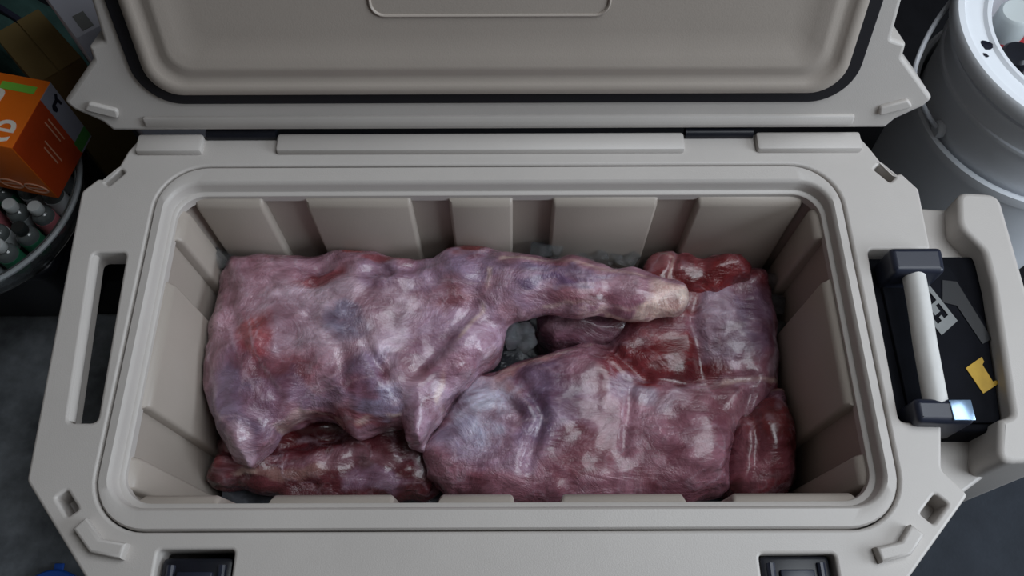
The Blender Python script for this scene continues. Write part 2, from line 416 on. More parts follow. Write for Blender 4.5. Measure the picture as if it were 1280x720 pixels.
# handle housing on the other end: outer frame, sunk bridges and the black bay between
fr = fillet([(0.407, -0.101, .010), (0.472, -0.098, .014), (0.475, 0.157, .014), (0.436, 0.160, .012), (0.428, 0.122, .02), (0.445, 0.096, .02), (0.444, 0.060, .02), (0.430, -0.060, .006), (0.418, -0.064, .004)], 0.01, 5)
link('handle_housing', plate_me([fr], 0.22, 0.419, 0.005, 3), TAN, cooler, 50)
link('housing_bridge', plate_me([fillet([(0.380, 0.099), (0.450, 0.092), (0.446, 0.155), (0.380, 0.160)], 0.005, 3)], 0.24, 0.392, 0.003), TAN, cooler, 50)
link('housing_bridge', plate_me([fillet([(0.345, -0.067), (0.436, -0.062), (0.436, -0.092), (0.377, -0.129), (0.345, -0.100)], 0.004, 3)], 0.24, 0.368, 0.003), TAN, cooler, 50)
bay = link('handle_bay', plate_me([fillet([(0.325, -0.069), (0.450, -0.069), (0.450, 0.100), (0.325, 0.100)], 0.004, 3)], 0.25, 0.400, 0.003), BLACK, cooler)
MATT = mat('matt_black', (0.005, 0.0055, 0.009), 0.75, 0.12, 0.3, 40)
bay.data.materials[0] = MATT
# printed panel lying in the bay
ZP = 0.4035
pn = link('bay_panel', plate_me([fillet([(0.352, -0.062), (0.428, -0.062), (0.433, -0.02), (0.438, 0.03), (0.418, 0.090), (0.352, 0.092)], 0.006, 3)], 0.399, ZP, 0.0008), MATT, cooler)
def on_panel(me, material, x, y, ang, name, z=ZP + 0.0003):
    o = link(name, me, material, pn, smooth=0); o.matrix_world = Matrix.Translation((x, y, z)) @ Matrix.Rotation(R(ang), 4, 'Z'); return o
on_panel(plate_me([[(0.3955, 0.0675), (0.4129, 0.0322), (0.3954, 0.0183), (0.3777, 0.053)], [(0.3937, 0.062), (0.3983, 0.0527), (0.3873, 0.0439), (0.3827, 0.053)], [(0.3997, 0.0499), (0.4056, 0.038), (0.4014, 0.0346), (0.3996, 0.0381), (0.3968, 0.0358), (0.3986, 0.0324), (0.3944, 0.029), (0.3884, 0.0408), (0.3912, 0.0431), (0.394, 0.0375), (0.3993, 0.0417), (0.3965, 0.0473)]], 0, 0.0006, 0.0001), GREY_INK, 0, 0, 0, 'printed_emblem')
on_panel(plate_me([[(0.4094, -0.0128), (0.426, -0.0024), (0.427, -0.0069), (0.4248, -0.0099), (0.4301, -0.0254), (0.4346, -0.024), (0.4352, -0.0269), (0.419, -0.0363)]], 0, 0.0006, 0.0001), YELLOW, 0, 0, 0, 'yellow_sticker')
on_panel(plate_me([[(0.4085, 0.0731), (0.4214, 0.0714), (0.4394, 0.0143), (0.4297, 0.0097), (0.4157, 0.0472), (0.4034, 0.0505)]], 0, 0.0005, 0.0001), STRIPE, 0, 0, 0, 'printed_stripe')


# pull handle across the bay
th = link('pull_handle_bracket', plate_me([fillet([(0.350, 0.066), (0.396, 0.066), (0.398, 0.091), (0.350, 0.091)], 0.005, 4)], 0.382, 0.436, 0.005, 3), NAVY, cooler)
link('pull_handle_bracket', plate_me([fillet([(0.343, -0.070), (0.390, -0.071), (0.391, -0.050), (0.343, -0.049)], 0.005, 4)], 0.382, 0.434, 0.005, 3), NAVY, cooler)
gp = link('pull_handle_grip', tube_me([(0.3725, 0.070, 0.424), (0.3705, 0.04, 0.425), (0.3675, 0.0, 0.425), (0.3655, -0.054, 0.424)], 0.0098, 20), GRIP, cooler)
link('chrome_plate', box_me(0.3715, 0.3895, -0.0690, -0.0515, 0.4325, 0.4352, 0.0008), mat('blued_chrome', lin(150, 176, 205), 0.25, 0.5, metal=0.7), cooler)

# ---- lid, folded back past upright; its own plane is x / y, inner face towards +z
lid_out = [(0.374, 0.004, .004), (0.381, 0.014, .003), (0.392, 0.021, .002), (0.403, 0.028, .004), (0.409, 0.037, .005), (0.366, 0.081, .005), (0.365, 0.094, .004), (0.350, 0.099, .003), (0.347, 0.140, 0),
           (0.347, 0.290, .003), (0.362, 0.294, .004), (0.362, 0.315, .005), (0.385, 0.345, .005), (0.318, 0.420, .012)]
lo2 = lid_out + [(-x, y, *r) for x, y, *r in reversed(lid_out)]
LM = Matrix.Translation((0, 0.222, 0.428)) @ Matrix.Rotation(R(71), 4, 'X')
gask_o, gask_i = rrect(-0.334, 0.330, 0.036, 0.394, 0.040, 10), rrect(-0.321, 0.317, 0.048, 0.382, 0.030, 10)
lid = link('lid', plate_me([fillet(lo2, 0.005, 4)], -0.055, 0.0, 0.004, 3), TAN, cooler, 50); lid.matrix_local = LM
def on_lid(name, me, material, sm=45):
    return link(name, me, material, lid, sm)
on_lid('gasket', plate_me([gask_o, gask_i], -0.002, 0.0035, 0.0012), RUBBER)
rr_ = lambda e, z: ring3(rrect(-0.320 + e, 0.316 - e, 0.049 + e, 0.381 - e, max(0.03 - e * .4, .01), 10), z)
on_lid('plug', loft_me([rr_(0, -0.001), rr_(0.0, 0.008), rr_(0.003, 0.0115), rr_(0.009, 0.0125), rr_(0.012, 0.011), rr_(0.016, 0.0085), rr_(0.021, 0.0085), rr_(0.026, 0.0110), rr_(0.031, 0.0112), rr_(0.040, 0.0075), rr_(0.060, 0.0065)], False, True), TAN_SHADE, 40)
rc = smooth_path([(x, y, 0.0066) for x, y in rrect(-0.108, 0.096, 0.126, 0.300, 0.012, 4)] , 1)
on_lid('raised_outline', tube_me([(x, y, 0.0066) for x, y in rrect(-0.108, 0.096, 0.126, 0.300, 0.012, 5)], 0.0016, 8, True), TAN_SHADE)
on_lid('lid_ridge', box_me(-0.340, 0.340, 0.010, 0.021, -0.003, 0.004, 0.0025), TAN)
for s in (-1, 1):
    on_lid('corner_boss', plate_me([fillet([(s * 0.362, 0.020), (s * 0.392, 0.030), (s * 0.384, 0.038), (s * 0.360, 0.030)], 0.003, 3)], -0.003, 0.004, 0.0018), TAN)

# ------------------------------------------------------------------ meat
rng = np.random.default_rng(11)
def make_noise(seed):
    g = np.random.default_rng(seed).standard_normal((32, 32, 32))
    def f(x, y, z):
        xi, yi, zi = np.floor(x).astype(int), np.floor(y).astype(int), np.floor(z).astype(int)
        a, b, c = x - xi, y - yi, z - zi
        a, b, c = (t * t * (3 - 2 * t) for t in (a, b, c)); r = 0
        for i in (0, 1):
            for j in (0, 1):
                for k in (0, 1):
                    r = r + g[(xi + i) & 31, (yi + j) & 31, (zi + k) & 31] * (a if i else 1 - a) * (b if j else 1 - b) * (c if k else 1 - c)
        return r
    return f

def poly_sdf(px, py, poly):
    poly = np.array(poly); d = np.full(px.shape, 1e9); ins = np.zeros(px.shape, bool); n = len(poly)
    for i in range(n):
        a, b = poly[i], poly[(i + 1) % n]; e = b - a
        wx, wy = px - a[0], py - a[1]; t = np.clip((wx * e[0] + wy * e[1]) / (e @ e), 0, 1)
        d = np.minimum(d, np.hypot(wx - e[0] * t, wy - e[1] * t))
        c = ((a[1] <= py) & (b[1] > py)) | ((b[1] <= py) & (a[1] > py))
        ey = e[1] if abs(e[1]) > 1e-12 else 1e-12
        ins ^= c & (px < a[0] + (py - a[1]) / ey * e[0])
    return np.where(ins, -d, d)

def seg_d(x, y, a, b):
    ex, ey = b[0] - a[0], b[1] - a[1]; t = np.clip(((x - a[0]) * ex + (y - a[1]) * ey) / (ex * ex + ey * ey + 1e-12), 0, 1)
    return np.hypot(x - a[0] - ex * t, y - a[1] - ey * t)

def smin(a, b, k):
    h = np.clip(0.5 + 0.5 * (b - a) / k, 0, 1); return b * (1 - h) + a * h - k * h * (1 - h)

def surface_nets(F, org, h):
    s = F < 0; nx, ny, nz = F.shape
    cs = [(i, j, k) for i in (0, 1) for j in (0, 1) for k in (0, 1)]
    sl = lambda A, c: A[c[0]:nx - 1 + c[0], c[1]:ny - 1 + c[1], c[2]:nz - 1 + c[2]]
    cnt = sum(sl(s, c).astype(np.int8) for c in cs); act = (cnt > 0) & (cnt < 8)
    I = np.argwhere(act); acc = np.zeros((len(I), 3)); num = np.zeros(len(I))
    V = {c: sl(F, c)[act] for c in cs}
    for c in cs:
        for ax in range(3):
            if c[ax]: continue
            d = list(c); d[ax] = 1; d = tuple(d); a, b = V[c], V[d]; m_ = (a < 0) != (b < 0)
            t = np.where(m_, a / np.where(m_, a - b, 1), 0); P = np.tile(np.array(c, float), (len(I), 1)); P[:, ax] = t
            acc += P * m_[:, None]; num += m_
    verts = org + h * (I + acc / num[:, None])
    idx = -np.ones(act.shape, int); idx[act] = np.arange(len(I)); faces = []
    for ax in range(3):
        u, v = (ax + 1) % 3, (ax + 2) % 3
        A = [slice(1, -1)] * 3; A[ax] = slice(0, -1); B = list(A); B[ax] = slice(1, None)
        sa, sb = s[tuple(A)], s[tuple(B)]; off = np.array([1, 1, 1]); off[ax] = 0
        for flip in (0, 1):
            E = np.argwhere((sa != sb) & (sa == bool(flip))) + off
            if not len(E): continue
            def cell(du, dv):
                q = E.copy(); q[:, u] -= du; q[:, v] -= dv; return idx[q[:, 0], q[:, 1], q[:, 2]]
            q = np.stack([cell(1, 1), cell(0, 1), cell(0, 0), cell(1, 0)], 1)
            faces.append(q if flip else q[:, ::-1])
    f = np.concatenate(faces); return verts, f[(f >= 0).all(1)]

def lin_a(c): return np.array(lin(*c))

def meat_piece(name, D, h=0.0024):
    """A cut of meat: rounded body over an outline, muscle bulges, creases, side limbs; coloured by its own patches."""
    nz = make_noise(D.get('seed', 1)); nz2 = make_noise(D.get('seed', 1) + 50)
    P = np.array(D['poly']); z0, z1 = D['z']; r = D.get('r', 0.035)
    lo = [P[:, 0].min() - .03, P[:, 1].min() - .03, z0 - .02]; hi = [P[:, 0].max() + .03, P[:, 1].max() + .03, z1 + .05]
    for c in D.get('limbs', []):
        for q in c: lo = [min(a, b - q[3] - .015) for a, b in zip(lo, q)]; hi = [max(a, b + q[3] + .015) for a, b in zip(hi, q)]
    lo = np.array(lo); n = np.ceil((np.array(hi) - lo) / h).astype(int) + 1
    ax = [lo[i] + h * np.arange(n[i]) for i in range(3)]
    x2, y2 = np.meshgrid(ax[0], ax[1], indexing='ij')
    wob = nz(x2 * 45, y2 * 45, 0 * x2 + 3.3) * 0.0022
    d = poly_sdf(x2, y2, P) + wob
    bump = np.zeros_like(x2)
    for bx, by, br, bh in D.get('bumps', []): bump += bh * np.exp(-((x2 - bx) ** 2 + (y2 - by) ** 2) / br ** 2)
    for pts, w, bh in D.get('creases', []):
        dd = np.min([seg_d(x2, y2, a, b) for a, b in zip(pts[:-1], pts[1:])], axis=0)
        bump += bh * np.exp(-(dd / w) ** 2)
    zz = ax[2][None, None, :]; X = x2[:, :, None] + 0 * zz; Y = y2[:, :, None] + 0 * zz; Z = zz + 0 * X
    zc, hh = (z0 + z1) / 2, (z1 - z0) / 2; rr = min(r, hh * 0.98)
    zs = Z - bump[:, :, None] * np.clip((Z - z0) / (z1 - z0), 0, 1)
    q1 = d[:, :, None] + rr; q2 = np.abs(zs - zc) - hh + rr
    F = np.minimum(np.maximum(q1, q2), 0) + np.hypot(np.maximum(q1, 0), np.maximum(q2, 0)) - rr
    for c in D.get('limbs', []):
        for a, b in zip(c[:-1], c[1:]):
            a, b = np.array(a), np.array(b); e = b[:3] - a[:3]
            t = np.clip(((X - a[0]) * e[0] + (Y - a[1]) * e[1] + (Z - a[2]) * e[2]) / (e @ e), 0, 1)
            F = smin(F, np.sqrt((X - a[0] - e[0] * t) ** 2 + (Y - a[1] - e[1] * t) ** 2 + ((Z - a[2] - e[2] * t) * 1.15) ** 2) - (a[3] + (b[3] - a[3]) * t), D.get('k', 0.02))
    F = F + nz(X * 28, Y * 28, Z * 28) * 0.0020 + nz2(X * 75 + 9, Y * 75, Z * 75) * 0.0010 * D.get('rough', 1.0) + np.abs(nz2(X * 38 + Y * 22, Y * 62 - X * 20, Z * 50)) * 0.0009 * D.get('rough', 1.0)
    F[0], F[-1], F[:, 0], F[:, -1], F[:, :, 0], F[:, :, -1] = (1,) * 6
    v, f = surface_nets(F, lo, h)
    me = bpy.data.meshes.new(name)
    me.vertices.add(len(v)); me.vertices.foreach_set('co', v.ravel())
    me.loops.add(f.size); me.loops.foreach_set('vertex_index', f.ravel())
    me.polygons.add(len(f)); me.polygons.foreach_set('loop_start', np.arange(0, f.size, 4)); me.polygons.foreach_set('loop_total', np.full(len(f), 4))
    me.update(calc_edges=True); me.validate()
    x, y, z = v.T
    wx = x + 0.007 * nz(x * 40 + 5, y * 40, z * 40) + 0.003 * nz2(x * 110, y * 110, z * 110)
    wy = y + 0.007 * nz2(x * 40, y * 40 + 7, z * 40) + 0.003 * nz(x * 110, y * 110, z * 110)
    C = np.tile(lin_a(D['base']), (len(v), 1))
    for px, py, rx, ry, ang, colr, st in D['patches']:
        ca, sa = math.cos(R(ang)), math.sin(R(ang)); u = ((wx - px) * ca + (wy - py) * sa) / rx; w = (-(wx - px) * sa + (wy - py) * ca) / ry
        al = st * np.clip(1.28 - np.hypot(u, w), 0, 0.5) / 0.5
        C = C * (1 - al[:, None]) + lin_a(colr) * al[:, None]
    for pts, w, colr, st in D.get('lines', []):
        dd = np.min([seg_d(x + 0.3 * (wx - x), y + 0.3 * (wy - y), a, b) for a, b in zip(pts[:-1], pts[1:])], axis=0)
        al = st * np.clip(1.3 - dd / w, 0, 1) * np.clip(0.55 + 0.55 * nz(x * 60, y * 60, z * 60 + 4), 0.05, 1); C = C * (1 - al[:, None]) + lin_a(colr) * al[:, None]
    st_ = nz(wx * 55 + wy * 40, wy * 190 - wx * 120, z * 60); bl = nz2(wx * 70, wy * 70, z * 70)
    C = C * (1 + 0.12 * np.clip(st_, -1.6, 1.6) + 0.06 * np.clip(bl, -1.6, 1.6))[:, None]
    rd_ = 0.45 * np.clip(nz(wx * 48 + 11, wy * 48, z * 48 + 2) - 0.9, 0, 1)[:, None]; C = C * (1 - rd_) + lin_a((112, 40, 44)) * rd_
    wh_ = 0.34 * np.clip(0.10 - np.abs(nz2(wx * 30 + 3, wy * 44, z * 40)), 0, 0.1)[:, None] / 0.1; C = C * (1 - wh_) + lin_a((184, 168, 178)) * wh_
    C = np.clip(C * D.get('gain', 1.0), 0, 1)
    at = me.color_attributes.new('Col', 'FLOAT_COLOR', 'POINT')
    at.data.foreach_set('color', np.c_[C, np.ones(len(v))].ravel().astype(np.float32))
    return link(name, me, MEAT_M, None, 180)

MEAT = {'A': {'base': (142, 110, 122),
       'bumps': [(-0.1492, 0.0738, 0.0657, 0.012), (-0.2454, 0.0699, 0.0511, 0.004), (-0.054, 0.123, 0.0365, 0.01), (-0.1208, 0.01, 0.0365, 0.004), (-0.25, -0.0139, 0.0365, -0.004), (-0.1908, 0.1282, 0.0219, -0.01),
                 (-0.1722, 0.1517, 0.0175, 0.009), (-0.2331, 0.0354, 0.0219, 0.004), (-0.0238, 0.0346, 0.0248, 0.008), (-0.0834, 0.0433, 0.0263, -0.004), (-0.1247, 0.1307, 0.0131, -0.006),
                 (-0.1031, 0.114, 0.0146, 0.005)],
       'creases': [([(-0.1862, 0.1236), (-0.1278, 0.1141), (-0.0707, 0.1277)], 0.0066, -0.005), ([(-0.0128, 0.1275), (-0.0285, 0.0778), (-0.0516, 0.0432), (-0.0818, 0.0098)], 0.0073, -0.005),
                   ([(-0.2868, 0.1333), (-0.2591, 0.0526), (-0.2115, -0.014)], 0.0058, -0.003), ([(-0.1304, 0.035), (-0.0961, -0.0145)], 0.0058, -0.004), ([(-0.243, -0.0646), (-0.2792, -0.0138)], 0.0066, 0.004),
                   ([(-0.008, 0.0345), (-0.0502, -0.0066), (-0.0755, -0.0461)], 0.0066, 0.006), ([(-0.2336, 0.1055), (-0.1541, 0.0351), (-0.141, -0.0302)], 0.0051, -0.002),
                   ([(-0.1293, 0.1373), (-0.1113, 0.1141)], 0.0044, -0.005), ([(-0.0712, 0.1399), (-0.0539, 0.1184)], 0.0044, -0.004)],
       'gain': 1.32,
       'k': 0.022,
       'limbs': [[(-0.0337, 0.1117, 0.314, 0.036), (0.0202, 0.1066, 0.326, 0.0305), (0.0769, 0.1008, 0.332, 0.028), (0.133, 0.0938, 0.333, 0.0235), (0.1714, 0.0892, 0.333, 0.0195)]],
       'lines': [([(-0.2935, 0.1333), (-0.295, 0.0527), (-0.2746, -0.0138), (-0.243, -0.0646)], 0.0022, (172, 156, 166), 0.75),
                 ([(-0.2702, 0.1332), (-0.2736, 0.07), (-0.2455, 0.0105), (-0.2269, -0.014)], 0.0015, (172, 156, 166), 0.6),
                 ([(-0.247, 0.1472), (-0.2542, 0.0876), (-0.2359, 0.027), (-0.2124, -0.006)], 0.0013, (172, 156, 166), 0.55), ([(-0.2348, 0.15), (-0.2333, 0.0698), (-0.1996, 0.0185)], 0.0011, (172, 156, 166), 0.4),
                 ([(-0.011, 0.1136), (-0.0171, 0.0733), (-0.0467, 0.0347), (-0.0592, -0.0146)], 0.0026, (206, 190, 176), 0.6),
                 ([(-0.0025, 0.0413), (-0.0321, 0.0162), (-0.0575, -0.0186), (-0.0745, -0.0499)], 0.0029, (172, 156, 166), 0.85),
                 ([(-0.2167, -0.0346), (-0.1938, -0.0213), (-0.1407, -0.0333), (-0.0955, -0.0248)], 0.0022, (206, 190, 176), 0.7),
                 ([(-0.1528, 0.1188), (-0.1025, 0.1031), (-0.0207, 0.0991)], 0.0015, (172, 156, 166), 0.5), ([(-0.2058, 0.0038), (-0.1586, -0.0029), (-0.1204, 0.0034)], 0.0013, (172, 156, 166), 0.5),
                 ([(-0.2696, 0.1286), (-0.2352, 0.0525), (-0.25, -0.0139)], 0.0011, (172, 156, 166), 0.5), ([(-0.1909, 0.0873), (-0.126, 0.087), (-0.0758, 0.0518)], 0.0015, (172, 156, 166), 0.5),
                 ([(0.0041, 0.1301), (0.0604, 0.1244), (0.1239, 0.1097), (0.1706, 0.0953)], 0.0029, (206, 190, 176), 0.8), ([(0.012, 0.089), (0.0754, 0.094), (0.1384, 0.0884)], 0.0015, (172, 156, 166), 0.8),
                 ([(0.0119, 0.0597), (0.0742, 0.0611), (0.1365, 0.0609)], 0.0029, (206, 190, 176), 0.8), ([(0.0434, 0.0767), (0.1062, 0.0764), (0.1607, 0.071)], 0.0018, (206, 190, 176), 0.7),
                 ([(0.02, 0.1102), (0.0758, 0.1046), (0.1388, 0.0937)], 0.0011, (172, 156, 166), 0.6)],
       'patches': [(-0.2652, 0.0966, 0.0511, 0.0511, 0, (160, 130, 140), 0.7), (-0.25, -0.0139, 0.0365, 0.0511, -10, (112, 98, 120), 0.85), (-0.1569, 0.0695, 0.0803, 0.0423, 0, (172, 156, 166), 0.75),
                   (-0.1521, 0.059, 0.0219, 0.0175, -10, (118, 116, 136), 0.85), (-0.1205, 0.0059, 0.0321, 0.0277, -10, (112, 98, 120), 0.8), (-0.2151, 0.0169, 0.0438, 0.0146, -8, (126, 76, 82), 0.75),
                   (-0.241, 0.0482, 0.0161, 0.0248, 12, (138, 58, 60), 0.75), (-0.2394, 0.0542, 0.0066, 0.0131, 12, (160, 90, 90), 0.6), (-0.2299, 0.154, 0.0248, 0.0058, -4, (110, 38, 42), 0.9),
                   (-0.1928, 0.1479, 0.0321, 0.0073, 6, (160, 130, 140), 0.8), (-0.1502, 0.1497, 0.0175, 0.008, 0, (138, 58, 60), 0.95), (-0.1832, 0.1089, 0.0219, 0.0117, 16, (110, 38, 42), 0.85),
                   (-0.1272, 0.1308, 0.019, 0.0117, 30, (110, 38, 42), 0.75), (-0.1045, 0.14, 0.0131, 0.0073, 0, (110, 38, 42), 0.6), (-0.0497, 0.1464, 0.0292, 0.0095, 12, (110, 38, 42), 0.95),
                   (-0.0298, 0.1529, 0.0117, 0.0058, 0, (138, 58, 60), 0.8), (-0.1195, 0.1141, 0.0248, 0.0131, 10, (146, 126, 146), 0.8), (-0.0701, 0.1121, 0.0365, 0.0175, 15, (146, 126, 146), 0.8),
                   (-0.0209, 0.1183, 0.0292, 0.019, 10, (112, 98, 120), 0.7), (-0.0407, 0.0849, 0.0146, 0.0088, 0, (126, 76, 82), 0.8), (-0.0637, 0.0475, 0.0438, 0.0263, 10, (160, 138, 156), 0.8),
                   (-0.0202, 0.0602, 0.0292, 0.0248, 25, (160, 138, 156), 0.8), (-0.0613, -0.0186, 0.0161, 0.035, -28, (160, 138, 156), 0.8), (-0.0896, 0.0098, 0.0161, 0.0263, 0, (172, 156, 166), 0.5),
                   (-0.1111, -0.02, 0.0292, 0.0088, 6, (118, 116, 136), 0.7), (-0.181, 0.0285, 0.0321, 0.0088, 0, (160, 130, 140), 0.6), (-0.1892, -0.0061, 0.0438, 0.0117, 0, (112, 98, 120), 0.6),
                   (-0.2516, -0.0569, 0.0161, 0.019, -20, (172, 156, 166), 0.7), (-0.1562, -0.0301, 0.0511, 0.0051, 0, (110, 38, 42), 0.6), (-0.2921, 0.0701, 0.0088, 0.0438, 0, (160, 130, 140), 0.7),
                   (-0.2269, -0.014, 0.0175, 0.019, 0, (126, 76, 82), 0.35), (0.0279, 0.1012, 0.0321, 0.0234, 0, (146, 126, 146), 0.8), (0.0601, 0.1118, 0.0511, 0.0073, -8, (112, 98, 120), 0.9),
                   (0.0518, 0.0994, 0.0438, 0.0044, -4, (92, 74, 108), 0.8), (0.075, 0.0835, 0.0438, 0.0066, -4, (126, 76, 82), 0.6), (0.0588, 0.068, 0.0511, 0.0066, 0, (160, 130, 140), 0.8),
                   (0.123, 0.0955, 0.0365, 0.0066, -10, (160, 130, 140), 0.7), (0.1291, 0.0677, 0.0365, 0.0058, 0, (206, 190, 176), 0.8), (0.1708, 0.0796, 0.0248, 0.0219, 0, (206, 190, 176), 1.0),
                   (0.1144, 0.0833, 0.0336, 0.0044, -4, (140, 96, 110), 0.7), (0.0119, 0.0751, 0.0117, 0.0102, 0, (160, 130, 140), 0.6)],
       'poly': [(-0.297, 0.1287), (-0.2848, 0.1483), (-0.2401, 0.154), (-0.1895, 0.154), (-0.1371, 0.1534), (-0.0878, 0.1399), (-0.0549, 0.1512), (-0.0248, 0.154), (-0.0004, 0.1462), (0.012, 0.1135), (0.0087, 0.0723),
                (0.0023, 0.0429), (-0.0212, 0.0178), (-0.0455, -0.0066), (-0.0609, -0.0305), (-0.0759, -0.0538), (-0.089, -0.0475), (-0.0954, -0.0272), (-0.118, -0.0318), (-0.1405, -0.0365), (-0.1683, -0.0238),
                (-0.1952, -0.0221), (-0.218, -0.0362), (-0.2308, -0.0547), (-0.2421, -0.0714), (-0.2564, -0.0653), (-0.2751, -0.0406), (-0.2962, 0.0009), (-0.297, 0.0701)],
       'seed': 3,
       'z': (0.245, 0.335)},
 'B': {'base': (138, 98, 110),
       'bumps': [(0.0754, 0.0012, 0.0511, 0.014), (0.1666, 0.0435, 0.0365, 0.006), (0.24, 0.0787, 0.0336, 0.012), (-0.0122, -0.0067, 0.0292, 0.004), (0.1905, -0.044, 0.0438, 0.014), (0.1465, 0.1065, 0.0248, 0.002),
                 (0.1097, 0.0472, 0.0175, -0.004), (0.205, 0.0209, 0.019, -0.008), (0.0271, -0.0394, 0.0292, 0.004), (0.2763, 0.1342, 0.0175, 0.006)],
       'creases': [([(0.11, 0.0525), (0.1403, 0.0178), (0.1958, 0.0091), (0.2529, 0.0173)], 0.0066, -0.008), ([(0.2157, 0.125), (0.1985, 0.0788), (0.2055, 0.0261)], 0.0066, -0.006),
                   ([(0.0117, 0.0268), (0.043, -0.0233), (0.0267, -0.0708)], 0.0058, -0.005), ([(0.2507, 0.0005), (0.2338, -0.0402), (0.2205, -0.0869)], 0.0066, -0.01),
                   ([(0.0855, 0.0526), (0.1317, 0.0094), (0.1197, -0.0556)], 0.0058, -0.004), ([(-0.0044, 0.0099), (0.0194, -0.0232)], 0.0044, -0.003)],
       'gain': 1.32,
       'limbs': [],
       'lines': [([(0.2893, 0.1294), (0.2935, 0.0875), (0.2822, 0.043), (0.2924, 0.013)], 0.0022, (172, 156, 166), 0.8), ([(-0.0205, 0.0184), (0.028, 0.0371), (0.0937, 0.0543)], 0.0022, (206, 190, 176), 0.6),
                 ([(-0.035, -0.055), (-0.0083, -0.0067), (0.0196, 0.0098)], 0.0022, (180, 182, 196), 0.7), ([(0.0116, 0.0099), (0.0351, -0.0233), (0.0739, -0.0396)], 0.0018, (172, 156, 166), 0.6),
                 ([(0.1951, 0.0024), (0.2366, 0.0157), (0.2893, 0.0189)], 0.0029, (206, 190, 176), 0.75), ([(0.1502, -0.0115), (0.1791, 0.0025), (0.22, 0.0107)], 0.0029, (172, 156, 166), 0.8),
                 ([(0.2082, 0.1345), (0.2109, 0.0788), (0.2217, 0.026)], 0.0015, (172, 156, 166), 0.5), ([(0.0607, 0.0439), (0.1086, 0.0264), (0.1267, -0.0073), (0.1129, -0.0397)], 0.0015, (172, 156, 166), 0.6),
                 ([(0.0279, 0.0268), (0.0851, 0.0438), (0.1334, 0.0349)], 0.0015, (172, 156, 166), 0.6), ([(0.2327, 0.1249), (0.2224, 0.0697), (0.2378, 0.0259)], 0.0013, (172, 156, 166), 0.5)],
       'patches': [(-0.0201, -0.0108, 0.0336, 0.0321, 20, (174, 176, 190), 0.95), (-0.0392, -0.0431, 0.0292, 0.0219, 0, (140, 136, 156), 0.8), (0.0198, 0.0268, 0.0365, 0.0102, 22, (176, 140, 136), 0.7),
                   (0.0513, -0.007, 0.0409, 0.0336, 0, (112, 98, 120), 0.8), (0.0921, 0.018, 0.0336, 0.0175, 0, (140, 104, 116), 0.7), (0.1177, 0.0437, 0.0336, 0.0102, 8, (160, 130, 140), 0.5),
                   (0.1412, 0.0306, 0.0409, 0.0219, 0, (110, 38, 42), 0.95), (0.1829, 0.0434, 0.0321, 0.0219, 0, (110, 38, 42), 0.95), (0.2053, 0.0243, 0.0248, 0.0146, 0, (92, 28, 32), 0.9),
                   (0.146, 0.0991, 0.0336, 0.0409, 0, (104, 42, 44), 0.95), (0.1886, 0.1063, 0.0292, 0.0292, 0, (102, 42, 44), 0.9), (0.2162, 0.1297, 0.0365, 0.0102, 0, (120, 44, 46), 0.9),
                   (0.2312, 0.0742, 0.0248, 0.0423, -8, (140, 124, 138), 0.9), (0.2648, 0.0786, 0.0175, 0.035, -12, (112, 98, 120), 0.7), (0.2806, 0.1342, 0.019, 0.0131, -20, (110, 38, 42), 0.8),
                   (0.1312, 0.001, 0.019, 0.0117, 0, (166, 160, 176), 0.6), (0.1784, -0.0058, 0.0292, 0.0102, 20, (172, 156, 166), 0.8), (0.2179, -0.0076, 0.0292, 0.019, 0, (150, 112, 120), 0.7),
                   (0.1134, -0.0317, 0.0511, 0.0263, 0, (150, 116, 128), 0.6), (0.0114, -0.0591, 0.0511, 0.019, 0, (146, 126, 146), 0.6), (0.0732, -0.0593, 0.0365, 0.019, 0, (126, 76, 82), 0.5),
                   (0.1893, -0.0559, 0.0438, 0.0292, 0, (142, 100, 112), 0.7), (0.2859, 0.0518, 0.0066, 0.0365, 0, (172, 156, 166), 0.7), (0.0273, -0.0233, 0.0146, 0.0292, -20, (98, 84, 108), 0.7),
                   (0.289, 0.0172, 0.0117, 0.0117, 0, (110, 38, 42), 0.6), (0.1684, 0.0655, 0.019, 0.0117, 0, (138, 80, 84), 0.5), (0.0949, -0.0072, 0.0219, 0.0102, -20, (172, 156, 166), 0.4)],
       'poly': [(-0.0814, -0.0564), (-0.061, -0.0189), (-0.0475, 0.0067), (-0.0206, 0.0253), (0.0134, 0.0441), (0.061, 0.058), (0.1043, 0.0684), (0.1208, 0.0974), (0.1397, 0.13), (0.1603, 0.154), (0.1932, 0.154),
                (0.2621, 0.154), (0.2918, 0.1476), (0.296, 0.1227), (0.296, 0.0966), (0.2949, 0.0517), (0.292, 0.0104), (0.2655, -0.0078), (0.2416, -0.0402), (0.2276, -0.0907), (0.1769, -0.1055), (0.1015, -0.1075),
                (0.0112, -0.1049), (-0.0493, -0.0949), (-0.0766, -0.0781)],
       'seed': 5,
       'z': (0.212, 0.299)},
 'C': {'base': (108, 52, 57),
       'bumps': [(0.2764, -0.0374, 0.0292, 0.01)],
       'creases': [([(0.249, 0.0003), (0.2508, -0.0495), (0.2418, -0.0892)], 0.0051, -0.005)],
       'gain': 1.32,
       'limbs': [],
       'lines': [([(0.2392, -0.0123), (0.2664, 0.0088), (0.296, 0.0087)], 0.0022, (206, 190, 176), 0.6), ([(0.296, 0.0001), (0.296, -0.0416), (0.296, -0.0737)], 0.0018, (172, 156, 166), 0.5)],
       'patches': [(0.2781, -0.025, 0.0292, 0.0321, 0, (106, 42, 44), 0.8), (0.2871, -0.0737, 0.0175, 0.0146, 0, (150, 90, 98), 0.5), (0.2448, -0.0656, 0.019, 0.0248, 0, (138, 88, 98), 0.7),
                   (0.2939, 0.0001, 0.0175, 0.0088, 0, (146, 126, 146), 0.5)],
